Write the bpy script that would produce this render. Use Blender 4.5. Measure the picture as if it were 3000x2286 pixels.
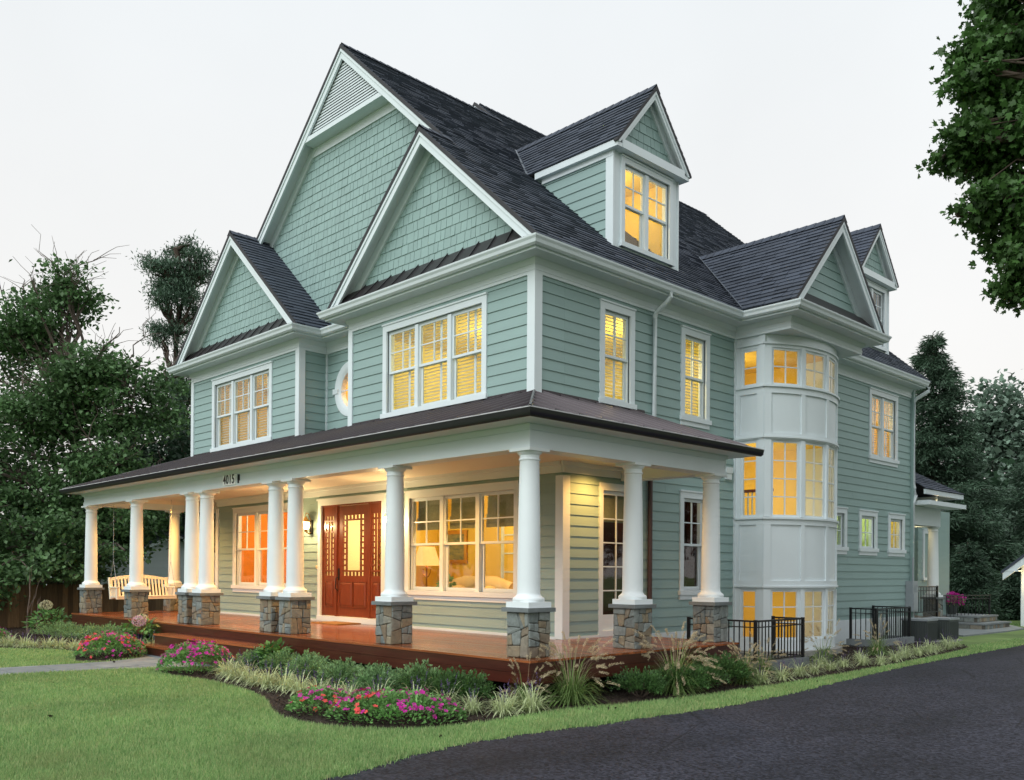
import bpy, math, random
import numpy as np
from mathutils import Vector, Matrix
random.seed(7); RNG = np.random.default_rng(7)
R = math.radians
scene = bpy.context.scene
for _o in list(bpy.data.objects): bpy.data.objects.remove(_o)
COL = scene.collection

# ---------------------------------------------------------------- camera
cam = bpy.data.cameras.new('camera'); camo = bpy.data.objects.new('camera', cam); COL.objects.link(camo)
cam.sensor_width = 36; cam.lens = 2666.06 / 3000 * 36; cam.shift_y = (1669.44 - 1143) / 3000; cam.clip_end = 2000; cam.clip_start = 0.1
_yaw, _pit, _rol = 0.8008, 0.0029, 0.0065
_fw = Vector((-math.sin(_yaw), math.cos(_yaw), 0)); _rt = Vector((math.cos(_yaw), math.sin(_yaw), 0)); _up = Vector((0, 0, 1))
_fw, _up = _fw * math.cos(_pit) + _up * math.sin(_pit), _up * math.cos(_pit) - _fw * math.sin(_pit)
_rt, _up = _rt * math.cos(_rol) + _up * math.sin(_rol), _up * math.cos(_rol) - _rt * math.sin(_rol)
camo.matrix_world = Matrix(((_rt.x, _up.x, -_fw.x, 10.354), (_rt.y, _up.y, -_fw.y, -10.517), (_rt.z, _up.z, -_fw.z, 1.117), (0, 0, 0, 1)))
scene.camera = camo
CAM = Vector((10.354, -10.517, 1.117))
scene.render.resolution_x = 1024; scene.render.resolution_y = 780

# ---------------------------------------------------------------- world, sun, exposure
SUN_AZ, SUN_EL = R(178), R(42)          # azimuth measured clockwise from +Y; light from the front
w = bpy.data.worlds.new('World'); scene.world = w; w.use_nodes = True
nt = w.node_tree; nt.nodes.clear()
wo = nt.nodes.new('ShaderNodeOutputWorld'); bg = nt.nodes.new('ShaderNodeBackground'); sky = nt.nodes.new('ShaderNodeTexSky')
sky.sky_type = 'NISHITA'; sky.sun_disc = False; sky.sun_elevation = SUN_EL; sky.sun_rotation = SUN_AZ
sky.air_density = 1.0; sky.dust_density = 6.0; sky.ozone_density = 1.0; sky.altitude = 0
hs = nt.nodes.new('ShaderNodeHueSaturation'); hs.inputs['Saturation'].default_value = 0.22
mx = nt.nodes.new('ShaderNodeMixRGB'); mx.inputs[0].default_value = 0.75; mx.inputs[2].default_value = (9.9, 10.2, 10.35, 1)   # overcast veil
wtc = nt.nodes.new('ShaderNodeTexCoord'); wsp = nt.nodes.new('ShaderNodeSeparateXYZ'); wmr = nt.nodes.new('ShaderNodeMapRange'); wcr = nt.nodes.new('ShaderNodeMixRGB'); wnz = nt.nodes.new('ShaderNodeTexNoise'); wnr = nt.nodes.new('ShaderNodeMapRange'); whs = nt.nodes.new('ShaderNodeHueSaturation')
nt.links.new(wtc.outputs['Generated'], wsp.inputs[0]); nt.links.new(wsp.outputs['Z'], wmr.inputs[0]); wmr.inputs[1].default_value = 0.0; wmr.inputs[2].default_value = 0.55
wcr.inputs[1].default_value = (10.7, 10.25, 9.75, 1); wcr.inputs[2].default_value = (9.5, 9.95, 10.2, 1); nt.links.new(wmr.outputs[0], wcr.inputs[0])
wnz.inputs['Scale'].default_value = 2.2; wnz.inputs['Detail'].default_value = 5; nt.links.new(wtc.outputs['Generated'], wnz.inputs['Vector'])
nt.links.new(wnz.outputs[0], wnr.inputs[0]); wnr.inputs[1].default_value = .3; wnr.inputs[2].default_value = .7; wnr.inputs[3].default_value = .955; wnr.inputs[4].default_value = 1.03
nt.links.new(wcr.outputs[0], mx.inputs[2]); nt.links.new(sky.outputs[0], hs.inputs['Color']); nt.links.new(hs.outputs[0], mx.inputs[1]); nt.links.new(mx.outputs[0], whs.inputs['Color']); nt.links.new(wnr.outputs[0], whs.inputs['Value']); nt.links.new(whs.outputs[0], bg.inputs['Color'])
bg.inputs['Strength'].default_value = 0.113
nt.links.new(bg.outputs[0], wo.inputs['Surface'])
sun = bpy.data.lights.new('sun', 'SUN'); sun.energy = 1.6; sun.angle = R(50); sun.color = (0.93, 1.0, 0.99)
suno = bpy.data.objects.new('sun', sun); COL.objects.link(suno)
_sd = Vector((math.sin(SUN_AZ) * math.cos(SUN_EL), math.cos(SUN_AZ) * math.cos(SUN_EL), math.sin(SUN_EL)))
suno.rotation_euler = _sd.to_track_quat('Z', 'Y').to_euler(); suno.location = (0, -20, 30)
vs = scene.view_settings; vs.view_transform = 'Standard'; vs.look = 'None'; vs.exposure = 0.0; vs.gamma = 1.0; vs.use_curve_mapping = False
scene.cycles.transparent_max_bounces = 16

# ---------------------------------------------------------------- materials
def mat(name, col, rough=0.6, var=0.0, nscale=8.0, namt=0.0, stretch=(1, 1, 1), bump=0.0, bscale=60.0, metal=0.0, spec=0.5, col2=None, emit=None, trans=0.0, ramp=None, island=False, sheen=0, coat=0.0):
    m = bpy.data.materials.new(name); m.use_nodes = True; t = m.node_tree; n = t.nodes; L = t.links
    b = n['Principled BSDF']; b.inputs['Roughness'].default_value = rough; b.inputs['Metallic'].default_value = metal
    b.inputs['Specular IOR Level'].default_value = spec; b.inputs['Coat Weight'].default_value = coat
    c4 = (*col, 1); last = None
    tc = n.new('ShaderNodeTexCoord'); mp = n.new('ShaderNodeMapping'); mp.inputs['Scale'].default_value = stretch
    L.new(tc.outputs['Object'], mp.inputs['Vector'])
    if ramp:
        oi = n.new('ShaderNodeObjectInfo'); rnd = oi.outputs['Random']
        if island:
            g = n.new('ShaderNodeNewGeometry'); rnd = g.outputs['Random Per Island']
        if island == 'both':
            ad = n.new('ShaderNodeMath'); ad.operation = 'ADD'; L.new(rnd, ad.inputs[0]); L.new(oi.outputs['Random'], ad.inputs[1])
            fr = n.new('ShaderNodeMath'); fr.operation = 'FRACT'; L.new(ad.outputs[0], fr.inputs[0]); rnd = fr.outputs[0]
        cr = n.new('ShaderNodeValToRGB'); cr.color_ramp.interpolation = 'LINEAR'
        els = cr.color_ramp.elements
        while len(els) < len(ramp): els.new(0.5)
        for i, (p, c) in enumerate(ramp): els[i].position = p; els[i].color = (*c, 1)
        L.new(rnd, cr.inputs[0]); last = cr.outputs[0]
    if namt or col2:
        nz = n.new('ShaderNodeTexNoise'); nz.inputs['Scale'].default_value = nscale; nz.inputs['Detail'].default_value = 6; nz.inputs['Roughness'].default_value = 0.6
        L.new(mp.outputs[0], nz.inputs['Vector'])
        if col2:
            cr2 = n.new('ShaderNodeValToRGB'); cr2.color_ramp.elements[0].position = 0.35; cr2.color_ramp.elements[1].position = 0.65
            cr2.color_ramp.elements[0].color = c4; cr2.color_ramp.elements[1].color = (*col2, 1); L.new(nz.outputs[0], cr2.inputs[0])
            last = cr2.outputs[0]
        if namt:
            hv = n.new('ShaderNodeHueSaturation'); mr = n.new('ShaderNodeMapRange')
            mr.inputs[1].default_value = 0.25; mr.inputs[2].default_value = 0.75; mr.inputs[3].default_value = 1 - namt; mr.inputs[4].default_value = 1 + namt
            L.new(nz.outputs[0], mr.inputs[0]); L.new(mr.outputs[0], hv.inputs['Value'])
            if last: L.new(last, hv.inputs['Color'])
            else: hv.inputs['Color'].default_value = c4
            last = hv.outputs[0]
    if var:
        oi = n.new('ShaderNodeObjectInfo'); rnd = oi.outputs['Random']
        if island:
            g = n.new('ShaderNodeNewGeometry'); ad = n.new('ShaderNodeMath'); ad.operation = 'ADD'
            L.new(rnd, ad.inputs[0]); L.new(g.outputs['Random Per Island'], ad.inputs[1])
            fr = n.new('ShaderNodeMath'); fr.operation = 'FRACT'; L.new(ad.outputs[0], fr.inputs[0]); rnd = fr.outputs[0]
        hv = n.new('ShaderNodeHueSaturation'); mr = n.new('ShaderNodeMapRange'); mr.inputs[3].default_value = 1 - var; mr.inputs[4].default_value = 1 + var
        L.new(rnd, mr.inputs[0]); L.new(mr.outputs[0], hv.inputs['Value'])
        if last: L.new(last, hv.inputs['Color'])
        else: hv.inputs['Color'].default_value = c4
        last = hv.outputs[0]
    if last: L.new(last, b.inputs['Base Color'])
    else: b.inputs['Base Color'].default_value = c4
    if bump:
        nb = n.new('ShaderNodeTexNoise'); nb.inputs['Scale'].default_value = bscale; nb.inputs['Detail'].default_value = 4
        L.new(mp.outputs[0], nb.inputs['Vector'])
        bp = n.new('ShaderNodeBump'); bp.inputs['Strength'].default_value = bump; bp.inputs['Distance'].default_value = 0.01
        L.new(nb.outputs[0], bp.inputs['Height']); L.new(bp.outputs[0], b.inputs['Normal'])
    if emit:
        b.inputs['Emission Color'].default_value = (*emit[0], 1); b.inputs['Emission Strength'].default_value = emit[1]
    if trans:
        tr = n.new('ShaderNodeBsdfTranslucent'); ms = n.new('ShaderNodeMixShader'); ms.inputs[0].default_value = trans
        if last: L.new(last, tr.inputs[0])
        else: tr.inputs[0].default_value = c4
        L.new(b.outputs[0], ms.inputs[1]); L.new(tr.outputs[0], ms.inputs[2]); L.new(ms.outputs[0], n['Material Output'].inputs[0])
    return m

def glass_mat(name, tint=(0.97, 0.98, 0.98)):
    m = bpy.data.materials.new(name); m.use_nodes = True; t = m.node_tree; n = t.nodes; n.clear()
    out = n.new('ShaderNodeOutputMaterial'); tr = n.new('ShaderNodeBsdfTransparent'); gl = n.new('ShaderNodeBsdfGlossy'); mx = n.new('ShaderNodeMixShader'); lw = n.new('ShaderNodeLayerWeight')
    tr.inputs[0].default_value = (*tint, 1); gl.inputs['Roughness'].default_value = 0.01; lw.inputs[0].default_value = 0.5
    pw = n.new('ShaderNodeMath'); pw.operation = 'POWER'; pw.inputs[1].default_value = 4.0; mr = n.new('ShaderNodeMapRange'); mr.inputs[3].default_value = 0.045; mr.inputs[4].default_value = 0.6
    nz = n.new('ShaderNodeTexNoise'); nz.inputs['Scale'].default_value = 2.2; bp = n.new('ShaderNodeBump'); bp.inputs['Strength'].default_value = 0.04; bp.inputs['Distance'].default_value = 0.02
    t.links.new(nz.outputs[0], bp.inputs['Height']); t.links.new(bp.outputs[0], gl.inputs['Normal']); t.links.new(lw.outputs['Facing'], pw.inputs[0]); t.links.new(pw.outputs[0], mr.inputs[0])
    t.links.new(mr.outputs[0], mx.inputs[0]); t.links.new(tr.outputs[0], mx.inputs[1]); t.links.new(gl.outputs[0], mx.inputs[2]); t.links.new(mx.outputs[0], out.inputs[0])
    return m

M = {}
M['siding'] = mat('siding_paint', (0.262, 0.378, 0.366), 0.55, var=0.035, namt=0.05, nscale=1.3, stretch=(1, 1, 6), bump=0.05, bscale=40, island=True)
M['shingle_wall'] = mat('gable_shingle_paint', (0.265, 0.385, 0.372), 0.6, var=0.05, namt=0.05, nscale=2, bump=0.12, bscale=50, island=True)
M['white'] = mat('white_trim_paint', (0.68, 0.755, 0.79), 0.45, namt=0.03, nscale=1.5, bump=0.02, bscale=30)
M['column'] = mat('column_paint', (0.76, 0.82, 0.845), 0.5, namt=0.03, nscale=2.0, bump=0.10, bscale=140)
M['soffit'] = mat('soffit_paint', (0.66, 0.72, 0.74), 0.5, namt=0.03)
M['ceiling'] = mat('porch_ceiling_paint', (0.78, 0.72, 0.60), 0.35, namt=0.03, stretch=(0.3, 4, 1), nscale=3)
M['roof'] = mat('roof_shingle_asphalt', (0.052, 0.064, 0.090), 0.85, var=0.17, namt=0.18, nscale=90, bump=0.25, bscale=300, island=True)
M['roofdeck'] = mat('roof_underlay', (0.02, 0.021, 0.026), 0.9)
M['edge'] = mat('roof_drip_edge', (0.03, 0.03, 0.035), 0.7)
M['flash'] = mat('valley_flashing', (0.22, 0.25, 0.29), 0.45, metal=0.6, namt=0.1)
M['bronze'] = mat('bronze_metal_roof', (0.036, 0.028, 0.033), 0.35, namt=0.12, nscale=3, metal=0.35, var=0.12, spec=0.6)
M['bronze_lit'] = mat('bronze_seam_sky_glint', (0.20, 0.175, 0.19), 0.3, metal=0.4)  # bronze lightened on the ribs, sky glint put into the colour
M['lip_glint'] = mat('metal_lip_sky_glint', (0.50, 0.50, 0.52), 0.4)  # pale colour stands in for sky reflected along the metal edges
M['gutterdark'] = mat('dark_bronze_gutter', (0.018, 0.015, 0.022), 0.28, spec=0.6, namt=0.1)
M['glass'] = glass_mat('window_glass')
M['stone'] = mat('fieldstone', (0.3, 0.3, 0.28), 0.85, namt=0.28, nscale=14, bump=0.9, bscale=28, ramp=[(0.0, (0.12, 0.145, 0.145)), (0.25, (0.21, 0.235, 0.225)), (0.45, (0.15, 0.17, 0.165)), (0.62, (0.26, 0.225, 0.155)), (0.8, (0.165, 0.125, 0.085)), (1.0, (0.25, 0.245, 0.205))], island='both')
M['mortar'] = mat('mortar', (0.10, 0.095, 0.08), 0.95, namt=0.15, bump=0.3)
M['bluestone'] = mat('bluestone', (0.19, 0.215, 0.225), 0.8, namt=0.18, nscale=5, bump=0.25, bscale=40, var=0.12)
M['capstone'] = mat('pier_capstone', (0.15, 0.17, 0.175), 0.8, namt=0.15, nscale=9, bump=0.3, bscale=40)
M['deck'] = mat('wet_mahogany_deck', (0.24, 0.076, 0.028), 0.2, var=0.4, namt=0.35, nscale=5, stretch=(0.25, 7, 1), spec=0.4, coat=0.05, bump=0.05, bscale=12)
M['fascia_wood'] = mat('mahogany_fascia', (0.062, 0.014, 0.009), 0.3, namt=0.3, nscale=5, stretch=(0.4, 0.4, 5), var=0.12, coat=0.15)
M['doorwood'] = mat('mahogany_door', (0.17, 0.036, 0.012), 0.3, namt=0.25, nscale=9, stretch=(6, 6, 0.5), coat=0.3)
M['iron'] = mat('black_iron', (0.012, 0.012, 0.014), 0.4, metal=0.3)
M['dspout'] = mat('brown_downspout', (0.05, 0.02, 0.018), 0.35)
M['plaque'] = mat('plaque_enamel', (0.9, 0.92, 0.92), 0.35)
M['num'] = mat('black_numeral', (0.01, 0.01, 0.01), 0.4)
M['wallY'] = mat('yellow_room_paint', (0.82, 0.56, 0.09), 0.7, namt=0.04)
M['wallYG'] = mat('olive_yellow_room_paint', (0.70, 0.60, 0.13), 0.7)
M['wallO'] = mat('orange_room_paint', (0.84, 0.33, 0.03), 0.7, namt=0.1, nscale=3)
M['wallA'] = mat('amber_room_paint', (0.78, 0.555, 0.09), 0.7, namt=0.05)
M['wallR'] = mat('dark_red_room_paint', (0.10, 0.018, 0.012), 0.5, namt=0.4, nscale=4)
M['wallH'] = mat('pale_cream_hall_paint', (0.86, 0.74, 0.48), 0.7)
M['wallG'] = mat('pale_green_room_paint', (0.55, 0.68, 0.28), 0.7)
M['floor'] = mat('oak_floor', (0.22, 0.10, 0.04), 0.3, namt=0.2, stretch=(1, 8, 1))
M['blind'] = mat('blind_slat', (0.62, 0.60, 0.40), 0.5, trans=0.3)
M['shade'] = mat('roman_shade_cloth', (0.26, 0.27, 0.17), 0.9, namt=0.15, nscale=20, trans=0.15)
M['cream'] = mat('cream_upholstery', (0.75, 0.60, 0.35), 0.9, namt=0.06)
M['gold'] = mat('gilt_frame', (0.45, 0.25, 0.06), 0.35, metal=0.6)
M['canvas'] = mat('landscape_canvas', (0.30, 0.26, 0.10), 0.7, col2=(0.10, 0.14, 0.10), nscale=5, stretch=(1, 1, 3))
M['lampshade'] = mat('lit_lampshade', (0.9, 0.6, 0.25), 0.8, emit=((1, 0.62, 0.22), 0.75))
M['bulb'] = mat('lit_bulb', (1, 0.9, 0.7), 0.5, emit=((1, 0.72, 0.36), 22))
M['lanternglass'] = mat('lantern_glass', (1, 0.85, 0.6), 0.2, emit=((1, 0.68, 0.30), 14))
M['canlens'] = mat('recessed_lamp_lens', (1, 0.9, 0.7), 0.5, emit=((1, 0.74, 0.42), 6))
M['swing'] = mat('cream_swing_paint', (0.80, 0.74, 0.60), 0.45)
M['doormat'] = mat('coir_mat', (0.25, 0.13, 0.04), 0.95, namt=0.3, nscale=80, bump=0.6, bscale=150)
M['steel'] = mat('galvanised_steel', (0.32, 0.35, 0.38), 0.45, metal=0.3, namt=0.08)
M['acmetal'] = mat('condenser_metal', (0.05, 0.06, 0.06), 0.5)
M['fence'] = mat('weathered_fence_board', (0.14, 0.095, 0.05), 0.9, var=0.35, namt=0.3, nscale=6, stretch=(6, 6, 0.6), island=True)
M['neigh'] = mat('white_neighbour_siding', (0.62, 0.68, 0.72), 0.6, var=0.04)
M['asphalt'] = mat('asphalt', (0.041, 0.042, 0.056), 0.75, namt=0.5, nscale=7, bump=1.0, bscale=45, spec=0.2)
def asphalt_nodes(m):
    t = m.node_tree; n = t.nodes; L = t.links; b = n['Principled BSDF']; tc = n.new('ShaderNodeTexCoord')
    sp = n.new('ShaderNodeTexVoronoi'); sp.inputs['Scale'].default_value = 38; L.new(tc.outputs['Object'], sp.inputs['Vector']); r1 = n.new('ShaderNodeValToRGB'); r1.color_ramp.elements[0].position = .0; r1.color_ramp.elements[1].position = 1.0; r1.color_ramp.elements[0].color = (.006, .006, .010, 1); r1.color_ramp.elements[1].color = (.042, .043, .060, 1)
    sc = n.new('ShaderNodeSeparateColor'); L.new(sp.outputs['Color'], sc.inputs[0]); L.new(sc.outputs[0], r1.inputs[0])
    bn = n.new('ShaderNodeTexNoise'); bn.inputs['Scale'].default_value = .45; bn.inputs['Detail'].default_value = 7; bn.inputs['Roughness'].default_value = .65; mp = n.new('ShaderNodeMapping'); mp.inputs['Scale'].default_value = (1.6, .6, 1); L.new(tc.outputs['Object'], mp.inputs[0]); L.new(mp.outputs[0], bn.inputs['Vector'])
    mr = n.new('ShaderNodeMapRange'); mr.inputs[1].default_value = .32; mr.inputs[2].default_value = .68; mr.inputs[3].default_value = .55; mr.inputs[4].default_value = 1.45; L.new(bn.outputs[0], mr.inputs[0]); hv = n.new('ShaderNodeHueSaturation'); L.new(r1.outputs[0], hv.inputs['Color']); L.new(mr.outputs[0], hv.inputs['Value'])
    wv = n.new('ShaderNodeTexVoronoi'); wv.feature = 'DISTANCE_TO_EDGE'; wv.inputs['Scale'].default_value = .33; wn = n.new('ShaderNodeTexNoise'); wn.inputs['Scale'].default_value = 3; ad = n.new('ShaderNodeMixRGB'); ad.blend_type = 'ADD'; ad.inputs[0].default_value = .35; L.new(tc.outputs['Object'], ad.inputs[1]); L.new(wn.outputs['Color'], ad.inputs[2]); L.new(ad.outputs[0], wv.inputs['Vector'])
    cr = n.new('ShaderNodeMapRange'); cr.inputs[1].default_value = 0; cr.inputs[2].default_value = .006; cr.inputs[3].default_value = .45; cr.inputs[4].default_value = 1; L.new(wv.outputs['Distance'], cr.inputs[0]); h2 = n.new('ShaderNodeHueSaturation'); L.new(hv.outputs[0], h2.inputs['Color']); L.new(cr.outputs[0], h2.inputs['Value'])
    L.new(h2.outputs[0], b.inputs['Base Color'])
asphalt_nodes(M['asphalt'])
M['mulch'] = mat('mulch', (0.032, 0.02, 0.013), 0.95, namt=0.5, nscale=45, bump=1.0, bscale=90)
M['soil'] = mat('lawn_soil', (0.10, 0.17, 0.045), 0.95, col2=(0.14, 0.21, 0.06), nscale=0.7, namt=0.3, bump=0.5, bscale=60)
M['concrete'] = mat('concrete', (0.28, 0.28, 0.27), 0.9, namt=0.12, nscale=5)
M['bark'] = mat('tree_bark', (0.07, 0.05, 0.038), 0.95, namt=0.35, nscale=14, stretch=(1, 1, 0.25), bump=0.9, bscale=20)
M['twig'] = mat('grey_twig_bark', (0.13, 0.10, 0.085), 0.9, namt=0.2)
def leafmat(n, c, v=0.45, hueshift=None, trans=0.3, rough=0.5, nsc=0.7):
    d = tuple(x * (1 - v) for x in c); l = tuple(min(1, x * (1 + v)) for x in c)
    return mat(n, c, rough, ramp=[(0.0, d), (0.5, c), (1.0, l)], island='both', trans=trans, spec=0.35, namt=0.28, nscale=nsc)
M['leafM'] = leafmat('maple_leaf', (0.10, 0.19, 0.075))
M['leafD'] = leafmat('dark_tree_leaf', (0.040, 0.080, 0.045))
M['leafN'] = leafmat('green_maple_leaf', (0.060, 0.135, 0.034))
M['leafP'] = leafmat('pine_needle', (0.11, 0.18, 0.125), 0.4, trans=0.15)
M['leafS'] = leafmat('spruce_needle', (0.062, 0.112, 0.070), 0.4, trans=0.15)
M['leafHaze'] = leafmat('haze_paled_leaf', (0.16, 0.235, 0.18))  # leaf colour paled and blued in place of distance haze
M['leafB'] = leafmat('boxwood_leaf', (0.21, 0.36, 0.16), 0.5)
M['leafBD'] = leafmat('dark_boxwood_leaf', (0.075, 0.16, 0.05), 0.5)
M['leafF'] = leafmat('impatiens_leaf', (0.20, 0.40, 0.13), 0.5)
M['leafH'] = leafmat('hydrangea_leaf', (0.115, 0.26, 0.075), 0.4)
M['leafL'] = leafmat('variegated_liriope_leaf', (0.56, 0.64, 0.37), 0.35, trans=0.35)
M['leafG'] = leafmat('fountain_grass_leaf', (0.19, 0.30, 0.095), 0.45, trans=0.35)
M['plume'] = leafmat('fountain_grass_plume', (0.58, 0.50, 0.34), 0.3, trans=0.3)
M['spike'] = leafmat('liriope_flower_spike', (0.12, 0.085, 0.20), 0.4)
M['petalM'] = leafmat('magenta_petal', (0.55, 0.025, 0.33), 0.35)
M['petalR'] = leafmat('coral_red_petal', (0.85, 0.09, 0.09), 0.3)
M['petalC'] = leafmat('cream_petal', (0.62, 0.58, 0.38), 0.25)
M['petalP'] = leafmat('pale_pink_petal', (0.66, 0.45, 0.55), 0.25)
M['grass'] = mat('lawn_grass_blade', (0.2, 0.33, 0.1), 0.6, ramp=[(0.0, (.13, .27, .085)), (.4, (.26, .43, .155)), (.85, (.40, .55, .23)), (1.0, (.55, .54, .29))], island='both', trans=.35, spec=.35, namt=.22, nscale=.8)

def grass_nodes(m):
    t = m.node_tree; n = t.nodes; L = t.links; b = n['Principled BSDF']; src = b.inputs['Base Color'].links[0].from_socket; tc = n.new('ShaderNodeTexCoord')
    nz = n.new('ShaderNodeTexNoise'); nz.inputs['Scale'].default_value = 1.1; nz.inputs['Detail'].default_value = 6; nz.inputs['Roughness'].default_value = .7; L.new(tc.outputs['Object'], nz.inputs['Vector'])
    mr = n.new('ShaderNodeMapRange'); mr.inputs[1].default_value = .52; mr.inputs[2].default_value = .72; mr.inputs[3].default_value = 0; mr.inputs[4].default_value = .35; L.new(nz.outputs[0], mr.inputs[0])
    mx = n.new('ShaderNodeMixRGB'); mx.inputs[2].default_value = (.42, .42, .20, 1); L.new(mr.outputs[0], mx.inputs[0]); L.new(src, mx.inputs[1]); L.new(mx.outputs[0], b.inputs['Base Color'])
    for k in n:
        if k.type == 'BSDF_TRANSLUCENT': L.new(mx.outputs[0], k.inputs[0])
grass_nodes(M['grass'])
# ---------------------------------------------------------------- helpers
class Fr:
    def __init__(s, o, U, V, N): s.o = Vector(o); s.U = Vector(U).normalized(); s.V = Vector(V).normalized(); s.N = Vector(N).normalized()
    def p(s, u, v, h=0.0): return s.o + s.U * u + s.V * v + s.N * h
def front(Y): return Fr((0, Y, 0), (1, 0, 0), (0, 0, 1), (0, -1, 0))
def right(X): return Fr((X, 0, 0), (0, 1, 0), (0, 0, 1), (1, 0, 0))
def left(X): return Fr((X, 0, 0), (0, -1, 0), (0, 0, 1), (-1, 0, 0))
def back(Y): return Fr((0, Y, 0), (-1, 0, 0), (0, 0, 1), (0, 1, 0))
WORLD = Fr((0, 0, 0), (1, 0, 0), (0, 1, 0), (0, 0, 1))

class MB:
    def __init__(s): s.v = []; s.f = []
    def add(s, vs, fs):
        k = len(s.v); s.v += [tuple(v) for v in vs]; s.f += [tuple(i + k for i in f) for f in fs]; return s
    def prism(s, fr, poly, h0, h1):
        n = len(poly); vs = [fr.p(u, v, h0) for u, v in poly] + [fr.p(u, v, h1) for u, v in poly]
        fs = [tuple(range(n, 2 * n)), tuple(reversed(range(n)))] + [(i, (i + 1) % n, n + (i + 1) % n, n + i) for i in range(n)]
        return s.add(vs, fs)
    def fbox(s, fr, u0, u1, v0, v1, h0, h1): return s.prism(fr, [(u0, v0), (u1, v0), (u1, v1), (u0, v1)], h0, h1)
    def box(s, x0, x1, y0, y1, z0, z1): return s.fbox(WORLD, x0, x1, y0, y1, z0, z1)
    def lathe(s, prof, c=(0, 0, 0), n=28):
        vs = []; fs = []
        for r, z in prof:
            for i in range(n):
                a = 2 * math.pi * i / n; vs.append((c[0] + r * math.cos(a), c[1] + r * math.sin(a), c[2] + z))
        m = len(prof)
        for j in range(m - 1):
            for i in range(n): fs.append((j * n + i, j * n + (i + 1) % n, (j + 1) * n + (i + 1) % n, (j + 1) * n + i))
        fs.append(tuple(reversed(range(n)))); fs.append(tuple(range((m - 1) * n, m * n)))
        return s.add(vs, fs)
    def tube(s, pts, rads, n=8):
        pts = [Vector(p) for p in pts]; rings = []
        if not hasattr(rads, '__len__'): rads = [rads] * len(pts)
        for i, p in enumerate(pts):
            d = (pts[min(i + 1, len(pts) - 1)] - pts[max(i - 1, 0)]); d = d.normalized() if d.length > 1e-9 else Vector((0, 0, 1))
            a = d.cross(Vector((0, 0, 1))); a = a.normalized() if a.length > 1e-3 else Vector((1, 0, 0)); b = d.cross(a).normalized()
            rings.append([p + (a * math.cos(2 * math.pi * k / n) + b * math.sin(2 * math.pi * k / n)) * rads[i] for k in range(n)])
        vs = [v for r in rings for v in r]; fs = []
        for j in range(len(pts) - 1):
            for k in range(n): fs.append((j * n + k, j * n + (k + 1) % n, (j + 1) * n + (k + 1) % n, (j + 1) * n + k))
        fs.append(tuple(range(n))); fs.append(tuple(reversed(range((len(pts) - 1) * n, len(pts) * n))))
        return s.add(vs, fs)
    def sweep(s, path, prof, closed=False):
        # prof: list of (out, z); path: list of (x, y) with outward = right-hand side of travel; mitred
        n = len(path); rows = []
        for i in range(n):
            p = Vector(path[i])
            d0 = (Vector(path[i]) - Vector(path[i - 1])).normalized() if i > 0 else None
            d1 = (Vector(path[i + 1]) - Vector(path[i])).normalized() if i < n - 1 else None
            if d0 is None: d0 = d1
            if d1 is None: d1 = d0
            n0 = Vector((d0.y, -d0.x)); n1 = Vector((d1.y, -d1.x)); m = (n0 + n1); m = m / max(0.2, m.dot(n0))
            rows.append([(p.x + m.x * o, p.y + m.y * o, z) for o, z in prof])
        k = len(prof); vs = [v for r in rows for v in r]; fs = []
        for j in range(n - 1):
            for i in range(k): fs.append((j * k + i, j * k + (i + 1) % k, (j + 1) * k + (i + 1) % k, (j + 1) * k + i))
        fs.append(tuple(reversed(range(k)))); fs.append(tuple(range((n - 1) * k, n * k)))
        return s.add(vs, fs)
    def mesh(s, name, m, smooth=False):
        me = bpy.data.meshes.new(name); me.from_pydata(s.v, [], s.f); me.materials.append(m)
        import bmesh
        b = bmesh.new(); b.from_mesh(me); bmesh.ops.recalc_face_normals(b, faces=b.faces); b.to_mesh(me); b.free()
        if smooth:
            me.polygons.foreach_set('use_smooth', [True] * len(me.polygons)); me.set_sharp_from_angle(angle=R(40))
        return me

def worldof(o):
    m = o.matrix_basis.copy() if o.parent is None else worldof(o.parent) @ o.matrix_parent_inverse @ o.matrix_basis
    return m
def link(name, data, parent=None, mw=None):
    o = bpy.data.objects.new(name, data); COL.objects.link(o)
    if mw is not None: o.matrix_basis = mw
    if parent is not None:
        o.parent = parent; o.matrix_parent_inverse = worldof(parent).inverted()
    return o
def tag(o, label=None, cat=None, group=None, kind=None):
    if label: o['label'] = label
    if cat: o['category'] = cat
    if group: o['group'] = group
    if kind: o['kind'] = kind
    return o
def obj(name, mb, m, parent=None, smooth=False, kind=None):
    o = link(name, mb.mesh(name, m, smooth), parent)
    if kind: o['kind'] = kind
    return o
def thing(name, loc, label, cat, group=None):
    o = bpy.data.objects.new(name, None); COL.objects.link(o); o.location = loc; o.empty_display_size = 0.3
    return tag(o, label, cat, group)
COUNT = {}; REST = {}
def piece(name, mb, m, parent, limit=300):
    """one piece as an object of its own; past the limit joined into one stuff part of its parent"""
    c = COUNT.get(name, 0)
    if c < limit:
        COUNT[name] = c + 1; return obj(name, mb, m, parent)
    REST.setdefault((name, parent.name, m.name), (MB(), m, parent))[0].add(mb.v, mb.f)
def flush():
    for (name, pn, mn), (mb, m, parent) in REST.items():
        me = bpy.data.meshes.new(name + 's'); me.from_pydata(mb.v, [], mb.f); me.materials.append(m)
        o = link(name + 's', me, parent); o['kind'] = 'stuff'
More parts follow.
